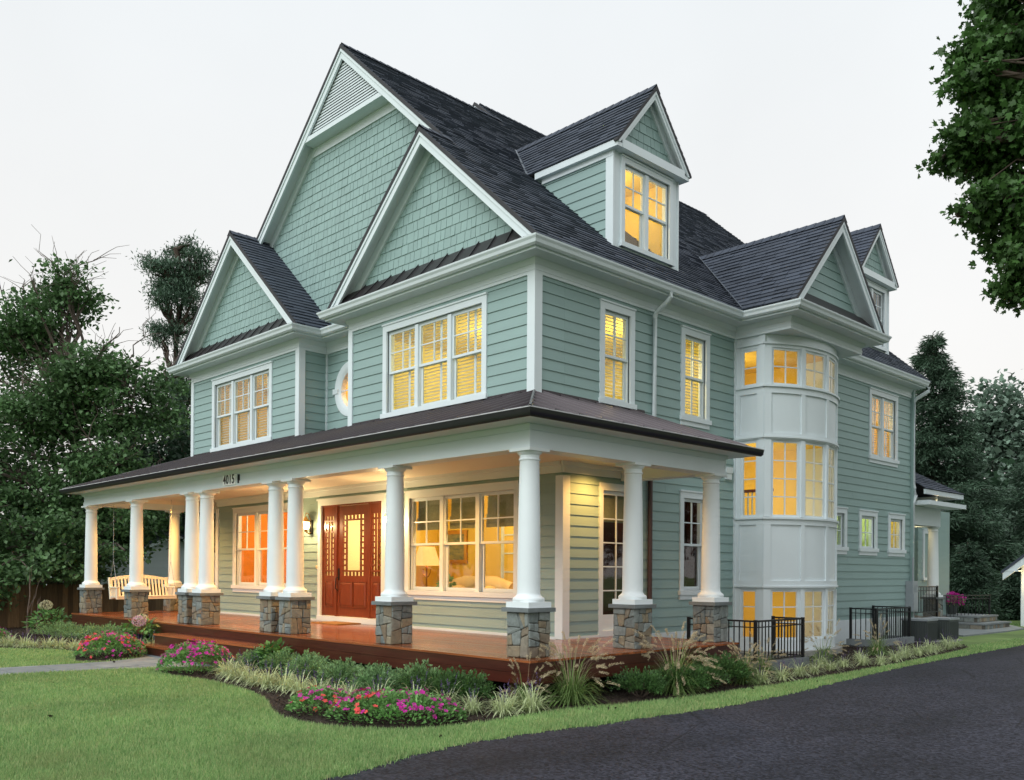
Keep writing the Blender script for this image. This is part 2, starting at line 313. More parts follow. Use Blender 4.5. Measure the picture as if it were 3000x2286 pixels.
def light(name, loc, power, col=(1, 0.70, 0.36), rad=0.12, spot=None, target=None, blend=0.6):
    l = bpy.data.lights.new(name, 'SPOT' if spot else 'POINT'); l.energy = power; l.color = col; l.shadow_soft_size = rad
    o = bpy.data.objects.new(name, l); COL.objects.link(o); o.location = loc
    if spot:
        l.spot_size = R(spot); l.spot_blend = blend
        d = (Vector(target) - Vector(loc)) if target else Vector((0, 0, -1)); o.rotation_euler = (-d).to_track_quat('Z', 'Y').to_euler()
    return o

def clip(poly, cl):
    """Sutherland-Hodgman of poly by convex cl (any winding)"""
    A = sum(cl[i][0] * cl[(i + 1) % len(cl)][1] - cl[(i + 1) % len(cl)][0] * cl[i][1] for i in range(len(cl)))
    if A < 0: cl = cl[::-1]
    for i in range(len(cl)):
        a, b = cl[i], cl[(i + 1) % len(cl)]; out = []
        ins = lambda p: (b[0] - a[0]) * (p[1] - a[1]) - (b[1] - a[1]) * (p[0] - a[0]) >= -1e-9
        for j in range(len(poly)):
            p, q = poly[j], poly[(j + 1) % len(poly)]; ip, iq = ins(p), ins(q)
            if ip: out.append(p)
            if ip != iq:
                dx, dy = q[0] - p[0], q[1] - p[1]; den = (b[0] - a[0]) * dy - (b[1] - a[1]) * dx
                t = ((b[1] - a[1]) * (p[0] - a[0]) - (b[0] - a[0]) * (p[1] - a[1])) / den
                out.append((p[0] + t * dx, p[1] + t * dy))
        poly = out
        if len(poly) < 3: return []
    ar = abs(sum(poly[i][0] * poly[(i + 1) % len(poly)][1] - poly[(i + 1) % len(poly)][0] * poly[i][1] for i in range(len(poly)))) / 2
    return poly if ar > 2e-4 else []
def minus(rect, holes):
    """rect (u0,u1,v0,v1) minus rectangular holes -> rects"""
    rects = [rect]
    for a0, a1, b0, b1 in holes:
        nr = []
        for u0, u1, v0, v1 in rects:
            if a1 <= u0 or a0 >= u1 or b1 <= v0 or b0 >= v1: nr.append((u0, u1, v0, v1)); continue
            if a0 > u0: nr.append((u0, a0, v0, v1))
            if a1 < u1: nr.append((a1, u1, v0, v1))
            m0, m1 = max(u0, a0), min(u1, a1)
            if b0 > v0: nr.append((m0, m1, v0, b0))
            if b1 < v1: nr.append((m0, m1, b1, v1))
        rects = nr
    return [r for r in rects if r[1] - r[0] > 0.004 and r[3] - r[2] > 0.004]
def lap(fr, poly, v0, course, hb, ht):
    """lapped piece: thick hb at its lower edge, ht at its upper edge"""
    hh = lambda v: hb + (ht - hb) * (v - v0) / course
    n = len(poly); vs = [fr.p(u, v, 0) for u, v in poly] + [fr.p(u, v, hh(v)) for u, v in poly]
    return MB().add(vs, [tuple(range(n, 2 * n))] + [(i, (i + 1) % n, n + (i + 1) % n, n + i) for i in range(n)])

# ================================================================= THE HOUSE
G0 = -0.6                                   # ground level; porch deck = 0
house = thing('house', (-6.2, 7.0, G0), 'three-storey sea-green clapboard house with white trim, steep dark gables and a columned wraparound porch', 'house')
HP = house
XL, XB, XLB, Y1, YR, YT = -12.454, -5.235, -7.217, 0.70, 14.82, 5.93
Z3 = 5.97                                    # underside of the main frieze
SL = 0.904; ZP0 = 6.775                      # main right slope: z = ZP0 - SL*x
XC = -6.22                                   # middle of the front
COURSE = 0.181
mirror = lambda x: 2 * XC - x

def wall(fr, u0, u1, v0, v1, holes=(), name='wall', boards=True, polys=None, thick=0.10, m=None, kind='board', vstart=None):
    """sheathing with openings + lapped boards / shingles as pieces"""
    mb = MB()
    if polys is None:
        for r in minus((u0, u1, v0, v1), holes): mb.fbox(fr, *r, -thick, 0.0)
    else:
        for pl in polys: mb.prism(fr, pl, -thick, 0.0)
    w = obj(name, mb, m or M['siding'], HP)
    if not boards: return w
    if kind == 'board':
        vs = 0.11 - COURSE if vstart is None else vstart
        while vs < v1:
            a, b = max(vs, v0), min(vs + COURSE, v1)
            if b - a > 0.02:
                for (p0, p1, q0, q1) in minus((u0, u1, a, b), [(h[0] - .05, h[1] + .05, h[2] - .04, h[3] + .05) for h in holes]):
                  jt = random.Random(int(abs(p0 * 131 + q0 * 977))); cut = [p0, p0 + (p1 - p0) * jt.uniform(.25, .75), p1] if p1 - p0 > 2.6 else [p0, p1]
                  for p0, p1 in [(cut[k_] + (.0025 if k_ else 0), cut[k_ + 1]) for k_ in range(len(cut) - 1)]:
                    poly = [(p0, q0), (p1, q0), (p1, q1), (p0, q1)]
                    for cl in (polys or [None]):
                        pc = clip(poly, cl) if cl else poly
                        if pc: piece('siding_board', lap(fr, pc, vs, COURSE, 0.021, 0.004), M['siding'], w)
            vs += COURSE
    else:
        cs = 0.186; vs = v0; rr = random.Random(int(abs(u0 * 91 + v0 * 17)))
        while vs < v1:
            u = u0 - rr.random() * 0.2
            while u < u1:
                wd = rr.choice((0.12, 0.16, 0.2, 0.22))
                dv = rr.uniform(-0.004, 0.004)
                for cl in polys:
                    pc = clip([(u + .005, vs + dv), (u + wd - .005, vs + dv), (u + wd - .005, vs + cs), (u + .005, vs + cs)], cl)
                    if pc: piece('gable_shingle', lap(fr, pc, vs, cs, rr.uniform(0.013, 0.020), 0.004), M['shingle_wall'], w)
                u += wd
            vs += cs
    return w

# ---------------------------------------------------------------- windows
def pane(fr, u0, u1, v0, v1, h, par):
    return obj('pane', MB().fbox(fr, u0, u1, v0, v1, h - .003, h + .003), M['glass'], par)
def sash(fr, u0, u1, v0, v1, h, par, nu, nv, st=0.045, bot=None, mt=0.022, m=None, panes=True, t=0.035):
    mb = MB(); b = bot or st; m = m or M['white']
    mb.fbox(fr, u0, u0 + st, v0, v1, h - t, h); mb.fbox(fr, u1 - st, u1, v0, v1, h - t, h)
    mb.fbox(fr, u0 + st, u1 - st, v0, v0 + b, h - t, h); mb.fbox(fr, u0 + st, u1 - st, v1 - st, v1, h - t, h)
    s = obj('sash', mb, m, par)
    g0, g1, k0, k1 = u0 + st, u1 - st, v0 + b, v1 - st
    for i in range(1, nu):
        c = g0 + (g1 - g0) * i / nu; obj('muntin', MB().fbox(fr, c - mt / 2, c + mt / 2, k0, k1, h - t + .004, h - .004), m, par)
    for j in range(1, nv):
        c = k0 + (k1 - k0) * j / nv; obj('muntin', MB().fbox(fr, g0, g1, c - mt / 2, c + mt / 2, h - t + .006, h - .006), m, par)
    if panes:
        for i in range(nu):
            for j in range(nv):
                pane(fr, g0 + (g1 - g0) * i / nu, g0 + (g1 - g0) * (i + 1) / nu, k0 + (k1 - k0) * j / nv, k0 + (k1 - k0) * (j + 1) / nv, h - t / 2, par)
    return s
def blinds(fr, u0, u1, v0, v1, h, par, single):
    n = int((v1 - v0) / 0.062); rest = MB()
    for i in range(n):
        v = v0 + 0.03 + i * 0.062
        mb = rest if not single else MB()
        vs = [fr.p(u0 + .01, v - .012, h), fr.p(u1 - .01, v - .012, h), fr.p(u1 - .01, v + .014, h - .03), fr.p(u0 + .01, v + .014, h - .03)]
        vs += [x + Vector((0, 0, .004)) for x in vs]
        mb.add(vs, [(3, 2, 1, 0), (4, 5, 6, 7), (0, 1, 5, 4), (1, 2, 6, 5), (2, 3, 7, 6), (3, 0, 4, 7)])
        if single: obj('blind_slat', mb, M['blind'], par)
    if not single: obj('blind_slats', rest, M['blind'], par, kind='stuff')
    c = u0 + (u1 - u0) * 0.62
    obj('blind_tape', MB().fbox(fr, c - .028, c + .028, v0, v1, h + .003, h + .012), M['white'], par)
def window(fr, u0, u1, z0, z1, n=1, style='dh', cas=0.12, apron=False, blind=None, shade=False, name='window', proud=0.042, pm=(2, 2)):
    """u0..z1 is the outer size of the casing; returns (object, hole)"""
    o0, o1, p0, p1 = u0 + cas, u1 - cas, z0 + 0.09, z1 - cas
    mb = MB()
    mb.fbox(fr, u0, o0, z0, z1, -.02, proud); mb.fbox(fr, o1, u1, z0, z1, -.02, proud)
    mb.fbox(fr, o0, o1, p1, z1, -.02, proud)
    mb.fbox(fr, u0 - .012, u1 + .012, z1, z1 + .03, -.01, proud + .02)
    # jamb liner
    mb.fbox(fr, o0, o0 + .018, p0, p1, -.14, -.021); mb.fbox(fr, o1 - .018, o1, p0, p1, -.14, -.021); mb.fbox(fr, o0 + .018, o1 - .018, p1 - .018, p1, -.14, -.021)
    gap = 0.10 if style == 'dh' else 0.06; wu = (o1 - o0 - gap * (n - 1)) / n
    for i in range(1, n):
        c = o0 + wu * i + gap * (i - 1); mb.fbox(fr, c, c + gap, p0, p1 - .018, -.11, .012)
    w = obj(name, mb, M['white'], HP)
    sb = MB().fbox(fr, u0 - .03, u1 + .03, z0 + .0, z0 + .09, -.14, proud + .03)
    if apron: sb.fbox(fr, u0, u1, z0 - .09, z0 - .002, -.01, proud - .004)
    obj('sill', sb, M['white'], w)
    for i in range(n):
        a = o0 + (wu + gap) * i + (0.018 if i == 0 else 0); b = o0 + (wu + gap) * i + wu - (0.018 if i == n - 1 else 0); pt = p1 - .018
        if style == 'dh':
            mid = (p0 + pt) / 2
            sash(fr, a, b, mid - .02, pt, -.022, w, *pm); sash(fr, a + .012, b - .012, p0, mid + .022, -.064, w, 1, 1, bot=0.07)
        else:
            sash(fr, a, b, p0, pt, -.03, w, *pm, st=0.05)
        if blind: blinds(fr, a, b, p0, pt, -.13, w, blind == 'single')
        if shade:
            s = MB(); top = pt; bt = p0 + (pt - p0) * 0.66
            for k in range(5):
                q0 = bt + (top - bt) * k / 5 if k > 1 else bt + 0.06 * k; q1 = bt + (top - bt) * (k + 1) / 5 if k > 0 else bt + 0.09
                s.fbox(fr, a + .02, b - .02, q0, q1, -.19 - .003 * k, -.165 - .004 * k + (0.02 if k < 2 else 0))
            obj('roman_shade', s, M['shade'], w)
    return w, (o0, o1, p0, p1)

F0, FY1, RX = front(0), front(Y1), right(0)
H = {}
_, H['rb'] = window(F0, -4.10, -1.12, 4.08, 5.87, 3, blind='single')
_, H['lb'] = window(F0, -11.32, -8.36, 4.08, 5.87, 3, blind='multi')
_, H['rs1'] = window(RX, 1.60, 2.56, 4.08, 5.87, 1, blind='multi')
_, H['rs2'] = window(RX, 4.00, 4.96, 4.08, 5.87, 1, blind='multi', apron=True)
_, H['fl'] = window(FY1, -11.54, -8.20, 0.66, 2.70, 3, apron=True)
_, H['fr'] = window(FY1, -4.27, -1.02, 0.66, 2.70, 3, apron=True, shade=True)
_, H['rs3'] = window(RX, 3.99, 4.94, 0.70, 2.70, 1, apron=True)
_, H['rr'] = window(RX, 12.16, 13.86, 4.08, 5.87, 2, blind='multi', apron=True)
_, H['ra'] = window(RX, 11.62, 12.64, 1.70, 2.73, 1, 'cas', apron=True)
_, H['rb2'] = window(RX, 13.32, 14.34, 1.70, 2.73, 1, 'cas', apron=True)
_, H['rc'] = window(RX, 9.92, 10.94, 1.70, 2.73, 1, 'cas', apron=True)
# side glazed door
def glazed_door():
    fr = RX; u0, u1, z0, z1 = 1.61, 2.70, 0.0, 2.70
    mb = MB(); mb.fbox(fr, u0, u0 + .1, z0, z1, -.02, .035); mb.fbox(fr, u1 - .1, u1, z0, z1, -.02, .035); mb.fbox(fr, u0 + .1, u1 - .1, z1 - .13, z1, -.02, .035); mb.fbox(fr, u0 + .1, u1 - .1, 0, .1, -.14, .03)
    w = obj('side_door_frame', mb, M['white'], HP)
    d = sash(fr, u0 + .1, u1 - .1, .1, z1 - .13, -.03, w, 2, 5, st=0.07, bot=0.28); d.name = 'side_door_leaf'
    obj('shade', MB().fbox(fr, u0 + .17, u1 - .17, 2.02, 2.50, -.10, -.09), M['shade'], w)
    return (u0 + .1, u1 - .1, z0, z1 - .13)
H['sd'] = glazed_door()

# round window in the recessed wall
def round_window():
    c, cz, fr = -6.25, 5.08, FY1; n = 40; mb = MB()
    ring = lambda r, h: [fr.p(c + r * math.cos(2 * math.pi * i / n), cz + r * math.sin(2 * math.pi * i / n), h) for i in range(n)]
    vs = ring(.60, -.01) + ring(.60, .04) + ring(.47, .04) + ring(.44, .02) + ring(.40, .0) + ring(.40, -.12); fs = []
    for k in range(5):
        for i in range(n): fs.append((k * n + i, k * n + (i + 1) % n, (k + 1) * n + (i + 1) % n, (k + 1) * n + i))
    mb.add(vs, fs)
    for a, b in ((0, .66), (math.pi / 2, .66), (math.pi, .66), (-math.pi / 2, .66)):
        du, dv = math.cos(a), math.sin(a); q = [(c + du * .46 - dv * .05, cz + dv * .46 + du * .05), (c + du * b - dv * .06, cz + dv * b + du * .06), (c + du * b + dv * .06, cz + dv * b - du * .06), (c + du * .46 + dv * .05, cz + dv * .46 - du * .05)]
        mb.prism(fr, q, -.01, .055)
    w = obj('round_window', mb, M['white'], HP, smooth=True)
    pc = [(c + .405 * math.cos(2 * math.pi * i / n), cz + .405 * math.sin(2 * math.pi * i / n)) for i in range(n)]
    obj('pane', MB().prism(fr, pc, -.053, -.047), M['glass'], w)
    obj('muntin', MB().fbox(fr, c - .40, c + .40, cz - .012, cz + .012, -.045, -.02), M['white'], w)
    obj('muntin', MB().fbox(fr, c - .012, c + .012, cz - .40, cz + .40, -.043, -.018), M['white'], w)
    return (c - .41, c + .41, cz - .41, cz + .41)
H['rd'] = round_window()

# ---------------------------------------------------------------- walls
ZW = 3.02
DOOR = (-7.40, -5.06, 0.0, 2.60)
wall(F0, XB, 0, ZW, 6.35, [H['rb']])
wall(RX, 0, Y1, ZW, 6.35)
wall(RX, Y1 + .002, YT, -0.35, 6.35, [H['rs1'], H['rs2'], H['rs3'], H['sd']])
wall(FY1, XL, -0.001, -0.02, ZW - .002, [H['fl'], H['fr'], DOOR])
wall(F0, XL, XLB, ZW, 6.35, [H['lb']])
wall(FY1, XLB + .002, XB - .1, ZW, 6.35, [H['rd']])
wall(right(XLB), .002, Y1 - .002, ZW, 6.35)
_GB = 0.0
wall(RX, 8.95, YR, -0.35, 6.35, [H['rr'], H['ra'], H['rb2'], H['rc']])
wall(left(XB), -Y1, -.1, ZW, 6.35, boards=False)
wall(left(XL), -YR, -.1, ZW, 6.4, boards=False); wall(left(XL), -YR, -Y1 - .1, -.35, ZW, boards=False)
wall(back(YR), -0.1, -XL - .1, -.35, 6.4, boards=False)
obj('foundation', MB().box(XL + .02, -.02, Y1 + .12, 5.85, G0 - .1, -.03), M['concrete'], HP)
obj('foundation', MB().box(XL + .02, -.02, 9.0, YR - .02, G0 - .1, -.03), M['concrete'], HP)
obj('foundation_band', MB().fbox(RX, 2.5, YT - .01, -.55, .0, .0, .03), M['white'], HP); obj('foundation_band', MB().fbox(RX, 8.96, YR - .02, -.75, .0, .0, .03), M['white'], HP)

# corner boards
def corner(x, y, sx, sy, z0, z1, wd=0.13):
    mb = MB().box(*sorted((x + sx * .045, x - sx * wd)), *sorted((y + sy * .045, y)), z0, z1)
    mb.box(*sorted((x + sx * .045, x)), *sorted((y - sy * .0005, y - sy * wd)), z0, z1); obj('corner_board', mb, M['white'], HP)
corner(0, 0, 1, -1, 3.3, Z3); corner(0, Y1, 1, -1, .0, 2.75); corner(XLB, 0, 1, -1, 3.3, Z3, .11); corner(XB, 0, -1, -1, 3.3, Z3, .10); corner(XL, 0, -1, -1, 3.3, Z3, .10); corner(XL, Y1, -1, -1, 0, 2.75, .10); corner(0, YR, 1, 1, -.4, Z3, .10)
obj('corner_board', MB().box(XLB, XLB + .045, Y1 - .045, Y1, 3.4, Z3), M['white'], HP)
obj('corner_board', MB().fbox(RX, YT - .05, YT, -.4, Z3, 0, .045), M['white'], HP)
obj('base_trim', MB().fbox(FY1, XL, -.13, -.02, .035, 0, .04), M['white'], HP); obj('base_trim', MB().fbox(RX, Y1 + .13, 1.61, -.02, .035, 0, .04), M['white'], HP)

# ---------------------------------------------------------------- main eaves: frieze, soffit, fascia, gutter
EAVE = [(XL - .40, 3.0), (XL - .0, .0)]
OV = .38
path_front = [(XL, 6.0), (XL, 0), (XLB, 0), (XLB, Y1), (XB, Y1), (XB, 0), (0, 0), (0, YT - .0), ]
TX = 1.25; TY0, TY1 = 5.93, 8.95; TYC = 7.44
path_main = [(XL, YR), (XL, 0), (XLB, 0), (XLB, Y1), (XB, Y1), (XB, 0), (0, 0), (0, TY0), (TX, TY0), (TX, TY1), (0, TY1), (0, YR)]
obj('frieze_board', MB().sweep(path_main, [(0, Z3), (.042, Z3), (.042, 6.12), (.052, 6.12), (.10, 6.205), (0, 6.205)]), M['white'], HP)
obj('frieze_bead', MB().sweep(path_main, [(.03, Z3 + .055), (.052, Z3 + .055), (.052, Z3 + .075), (.03, Z3 + .075)]), M['white'], HP)
obj('soffit', MB().sweep(path_main, [(-.02, 6.206), (OV - .02, 6.206), (OV - .02, 6.235), (-.02, 6.235)]), M['soffit'], HP)
obj('fascia', MB().sweep(path_main, [(OV - .02, 6.20), (OV, 6.20), (OV, 6.40), (OV - .02, 6.40)]), M['white'], HP)
GUT = [(OV, 6.245), (OV + .05, 6.235), (OV + .085, 6.262), (OV + .10, 6.31), (OV + .125, 6.345), (OV + .13, 6.372), (OV + .118, 6.376), (OV + .105, 6.352), (OV + .075, 6.30), (OV + .04, 6.27), (OV + .001, 6.27)]
obj('gutter', MB().sweep(path_main, GUT), M['white'], HP)

# ---------------------------------------------------------------- roofs
def roof_tabs(fr, polys, parent, u0, u1, v1, skip=None, seed=1, cs=0.145, shared={}):
    rr = random.Random(seed); v = 0.0; k = 0
    while v < v1:
        u = u0 - rr.random() * 0.3
        while u < u1:
            wd = rr.choice((0.22, 0.28, 0.33, 0.36)); dv = rr.choice((0, 0, 0.012, -0.008))
            q = [(u + .004, v + dv), (u + wd - .004, v + dv), (u + wd - .004, v + cs), (u + .004, v + cs)]
            if not (skip and skip(u + wd / 2, v)):
                for cl in polys:
                    pc = clip(q, cl)
                    if pc: piece('roof_shingle', lap(fr, pc, v, cs, rr.uniform(.018, .032), .004), M['roof'], parent)
            u += wd
        v += cs
CS = math.hypot(1, SL)
def slope_frame(axis, pos, z, s, sign):
    """roof plane through the eave line; axis 'y': ridge along y, sign +1 faces +x; axis 'x': sign +1 faces +y"""
    c = 1 / math.hypot(1, s); sn = s * c
    if axis == 'y': return Fr((pos, 0, z), (0, 1, 0), (-sign * c, 0, sn), (sign * sn, 0, c))
    return Fr((0, pos, z), (1, 0, 0), (0, -sign * c, sn), (0, sign * sn, c))
def rslab(fr, polys, name='roof', tabs=None, thick=0.045, **kw):
    mb = MB()
    for p in polys: mb.prism(fr, p, -thick, 0)
    o = obj(name, mb, M['roofdeck'], HP)
    if tabs: roof_tabs(fr, polys, o, *tabs, **kw)
    return o

YF, YM = -.32, .36                          # front rake planes of the bays and of the main gable
# order matters: the shingles that show largest come first (they stay single objects)
# left bay, right slope
BC_L, BC_R = (XL + XLB) / 2, XB / 2
ZBA = ZP0 - SL * BC_R                        # bay ridge height
hwB = 2.6175 + .40
LS = slope_frame('y', BC_L + hwB, ZBA - SL * hwB, SL, 1); vr = hwB * CS
rslab(LS, [[(YF, 0), (Y1 + .02, 0), (Y1 + .02, vr), (YF, vr)]], tabs=(YF, Y1 + .1, vr), seed=3)
# tower bay gable roof
ST = 1.056; hwT = 1.97; ZTA = 6.41 + ST * hwT; XTF = 1.60
ve = lambda z: (ZP0 - z) / SL                # x where the main slope has height z
T1 = slope_frame('x', TYC - hwT, 6.41, ST, -1); T2 = slope_frame('x', TYC + hwT, 6.41, ST, 1); vt = hwT * math.hypot(1, ST)
pT = [(XTF + .03, 0), (ve(6.41), 0), (ve(ZTA), vt), (XTF + .03, vt)]
rslab(T1, [pT], tabs=(-2.2, XTF + .03, vt), seed=5); rslab(T2, [pT], tabs=(-2.2, XTF + .03, vt), seed=6)
# dormers
DS = 1.18; DHW = 1.13; DZE = 9.06
def dormer(yc, lit):
    za = DZE + DS * DHW; xf = -.43; xo = -.235
    a = slope_frame('x', yc - DHW, DZE, DS, -1); b = slope_frame('x', yc + DHW, DZE, DS, 1); vd = DHW * math.hypot(1, DS)
    pd = [(xo + .03, 0), (ve(DZE), 0), (ve(za), vd), (xo + .03, vd)]
    rslab(a, [pd], tabs=(-4.2, xo + .03, vd), seed=8); rslab(b, [pd], tabs=(-4.2, xo + .03, vd), seed=9)
    fr = right(xf); y0, y1 = yc - .98, yc + .98
    _, hole = window(fr, yc - .80, yc + .80, 7.20, 8.88, 2, cas=.10)
    wall(fr, y0, y1, 6.95, 9.02, [hole], boards=False, m=M['white'], name='dormer_face')
    # cheeks
    zt = 8.97
    for yy, f in ((y0, Fr((0, y0, 0), (1, 0, 0), (0, 0, 1), (0, -1, 0))), (y1, Fr((0, y1, 0), (-1, 0, 0), (0, 0, 1), (0, 1, 0)))):
        sg = 1 if f.N.y < 0 else -1
        tri = [(sg * xf - sg * .1, ZP0 - SL * (xf - .1)), (sg * xf - sg * .1, zt), (sg * ve(zt), zt)]
        wall(f, min(t[0] for t in tri), max(t[0] for t in tri), 7.0, zt, polys=[tri], vstart=0.11 + COURSE * 38, name='dormer_wall')
        obj('dormer_corner_board', MB().fbox(f, *sorted((sg * (xf + .02), sg * (xf - .16))), 7.05 if sg > 0 else 7.0, zt, 0, .045), M['white'], HP)
        obj('dormer_frieze', MB().fbox(f, *sorted((sg * (xf + .01), sg * ve(8.80))), 8.83, zt + .02, 0, .050), M['white'], HP)
        # eave box
        obj('dormer_eave', MB().fbox(f, *sorted((sg * xo, sg * ve(8.90))), 8.93, DZE - .005, 0, DHW - .98 - .01), M['white'], HP)
    # gable with a little skirt roof
    gz = 9.22
    tri = [(yc - (za - .16 - gz) / DS, gz), (yc + (za - .16 - gz) / DS, gz), (yc, za - .16)]
    wall(fr, yc - 1, yc + 1, gz - .06, za, polys=[tri], kind='shingle', name='dormer_gable')
    obj('dormer_cornice', MB().fbox(fr, yc - DHW + .16, yc + DHW - .16, 8.93, DZE + .03, -.01, .2).fbox(fr, yc - DHW + .02, yc + DHW - .02, 8.98, DZE + .01, .02, .19), M['white'], HP)
    obj('skirt_roof', MB().add([fr.p(yc - DHW + .2, DZE + .03, .19), fr.p(yc + DHW - .2, DZE + .03, .19), fr.p(yc + DHW - .3, gz + .02, .0), fr.p(yc - DHW + .3, gz + .02, .0)], [(0, 1, 2, 3)]), M['bronze'], HP)
    gable_trim(fr, yc, za, DS, DHW, .195, big=False)
    # cap shingles on the ridge and valley flashings
    ridge_cap((ve(za), yc, za), (xo + .03, yc, za), DS)
    for s in (-1, 1): valley((ve(DZE), yc + s * DHW, DZE), (ve(za), yc, za))
    # the lit attic room
    rm = MB().box(-2.9, -2.85, y0 + .1, y1 - .1, 8.0, 9.3).box(-2.85, xf - .16, y0 + .1, y0 + .14, 7.3, 9.3).box(-2.85, xf - .16, y1 - .14, y1 - .1, 7.3, 9.3).box(-2.9, xf - .12, y0 + .1, y1 - .1, 8.93, 9.0)
    obj('attic_room', rm, M['wallA'], HP)
    if lit: light('attic_lamp', (-1.3, yc - .2, 8.45), 40, (1, .82, .44), .2)
def gable_trim(fr, uc, za, s, hw, hout, big=True, hwall=0.0):
    """rake boards, raked soffit and raked frieze of a gable seen in frame fr (roof top line through apex za)"""
    a, b = (.075, .29) if big else (.07, .23)
    for sg in (-1, 1):
        zm = za - s * hw - .06; P = lambda t0, t1, q0, q1: clip([(uc + sg * t0, za - q0 - s * t0), (uc + sg * t1, za - q0 - s * t1), (uc + sg * t1, za - q1 - s * t1), (uc + sg * t0, za - q1 - s * t0)], [(uc - 20, zm), (uc + 20, zm), (uc + 20, 40), (uc - 20, 40)])
        obj('rake_board', MB().prism(fr, P(0, hw - .0, a, b), hout - .045, hout).prism(fr, P(0, hw, a, a + .07), hout, hout + .022), M['white'], HP)
        obj('rake_soffit', MB().prism(fr, P(0, hw - .05, a + .002, a + .03), hwall, hout - .046), M['soffit'], HP)
        obj('rake_frieze', MB().prism(fr, P(0, hw - .1, a + .031, a + (.28 if big else .20)), hwall, hwall + .05), M['white'], HP)
        obj('roof_edge', MB().prism(fr, P(0, hw + .03, -.012, a - .002), hout - .06, hout + .034), M['edge'], HP)
def ridge_cap(a, b, s):
    a, b = Vector(a), Vector(b); d = (b - a); L = d.length; d.normalize(); side = d.cross(Vector((0, 0, 1))).normalized(); mb = MB(); n = max(1, int(L / .2))
    for i in range(n):
        p0 = a + d * (L * i / n - .02); p1 = a + d * (L * (i + 1) / n)
        for sg in (-1, 1):
            q = side * sg * .13 + Vector((0, 0, -s * .13)); up = Vector((0, 0, .045))
            mb.add([p0 + up, p1 + up + Vector((0, 0, .014)), p1 + q + up + Vector((0, 0, .014)), p0 + q + up], [(0, 1, 2, 3)])
    o = obj('ridge_cap', mb, M['roof'], HP); o['kind'] = 'stuff'
def valley(a, b):
    a, b = Vector(a), Vector(b); d = (b - a).normalized(); side = d.cross(Vector((1, 0, 1)).normalized()).normalized()
    n = side.cross(d); n = n if n.z > 0 else -n
    mb = MB().add([a + side * .07 + n * .02, a - side * .07 + n * .02, b - side * .07 + n * .02, b + side * .07 + n * .02, a - n * .02, b - n * .02], [(0, 1, 2, 3), (0, 4, 1), (2, 5, 3), (0, 3, 5, 4), (1, 4, 5, 2)])
    obj('valley_flashing', mb, M['flash'], HP)
dormer(3.48, True)
# main right slope (front strip, front block, rear block)
XE = .40; MR = slope_frame('y', XE, ZP0 - SL * XE, SL, 1); V = lambda x: (XE - x) * CS
XR2, YB2, YEND = -6.94, 5.0, 15.15
in_d = lambda u, v: any(abs(u - yc) < .85 and V(-.6) < v < V(-3.0 + .9 * abs(u - yc)) for yc in (3.48, 13.28)) or (abs(u - TYC) < 1.6 and v < V(-1.4 + .9 * abs(u - TYC)))
mpolys = [[(YF, 0), (YM, 0), (YM, V(BC_R)), (YF, V(BC_R))], [(YM, 0), (YB2, 0), (YB2, V(XC)), (YM, V(XC))], [(YB2, 0), (YEND, 0), (YEND, V(XR2)), (YB2, V(XR2))]]
rslab(MR, mpolys, name='main_roof', tabs=(YF, YEND, V(XR2)), skip=in_d, seed=11)
dormer(13.28, False)
# other slopes
ML = slope_frame('y', mirror(XE), ZP0 - SL * XE, SL, -1)
rslab(ML, [[(YF, 0), (YM, 0), (YM, V(BC_R)), (YF, V(BC_R))], [(YM, 0), (YB2, 0), (YB2, V(XC)), (YM, V(XC))]], name='main_roof_left')
hb = (ZP0 - SL * XR2 - 6.4) / SL
RL = slope_frame('y', XR2 - hb, 6.4, SL, -1); rslab(RL, [[(YB2, 0), (YEND, 0), (YEND, hb * CS), (YB2, hb * CS)]], name='rear_roof_left')
RB = slope_frame('y', BC_R - hwB, ZBA - SL * hwB, SL, -1); rslab(RB, [[(YF, 0), (Y1, 0), (Y1, vr), (YF, vr)]], tabs=(YF, Y1, vr), seed=12)
for yy0, xx in ((YM, XC),): ridge_cap((xx, YB2, ZP0 - SL * xx), (xx, yy0, ZP0 - SL * xx), SL)
ridge_cap((XR2, YEND, ZP0 - SL * XR2), (XR2, YB2, ZP0 - SL * XR2), SL)
ridge_cap((BC_L, Y1, ZBA), (BC_L, YF - .03, ZBA), SL); ridge_cap((BC_R, YM, ZBA), (BC_R, YF - .03, ZBA), SL); ridge_cap((ve(ZTA), TYC, ZTA), (XTF + .03, TYC, ZTA), ST)
for s in (-1, 1): valley((ve(6.41) + .05, TYC + s * (hwT - .02), 6.43), (ve(ZTA), TYC, ZTA))
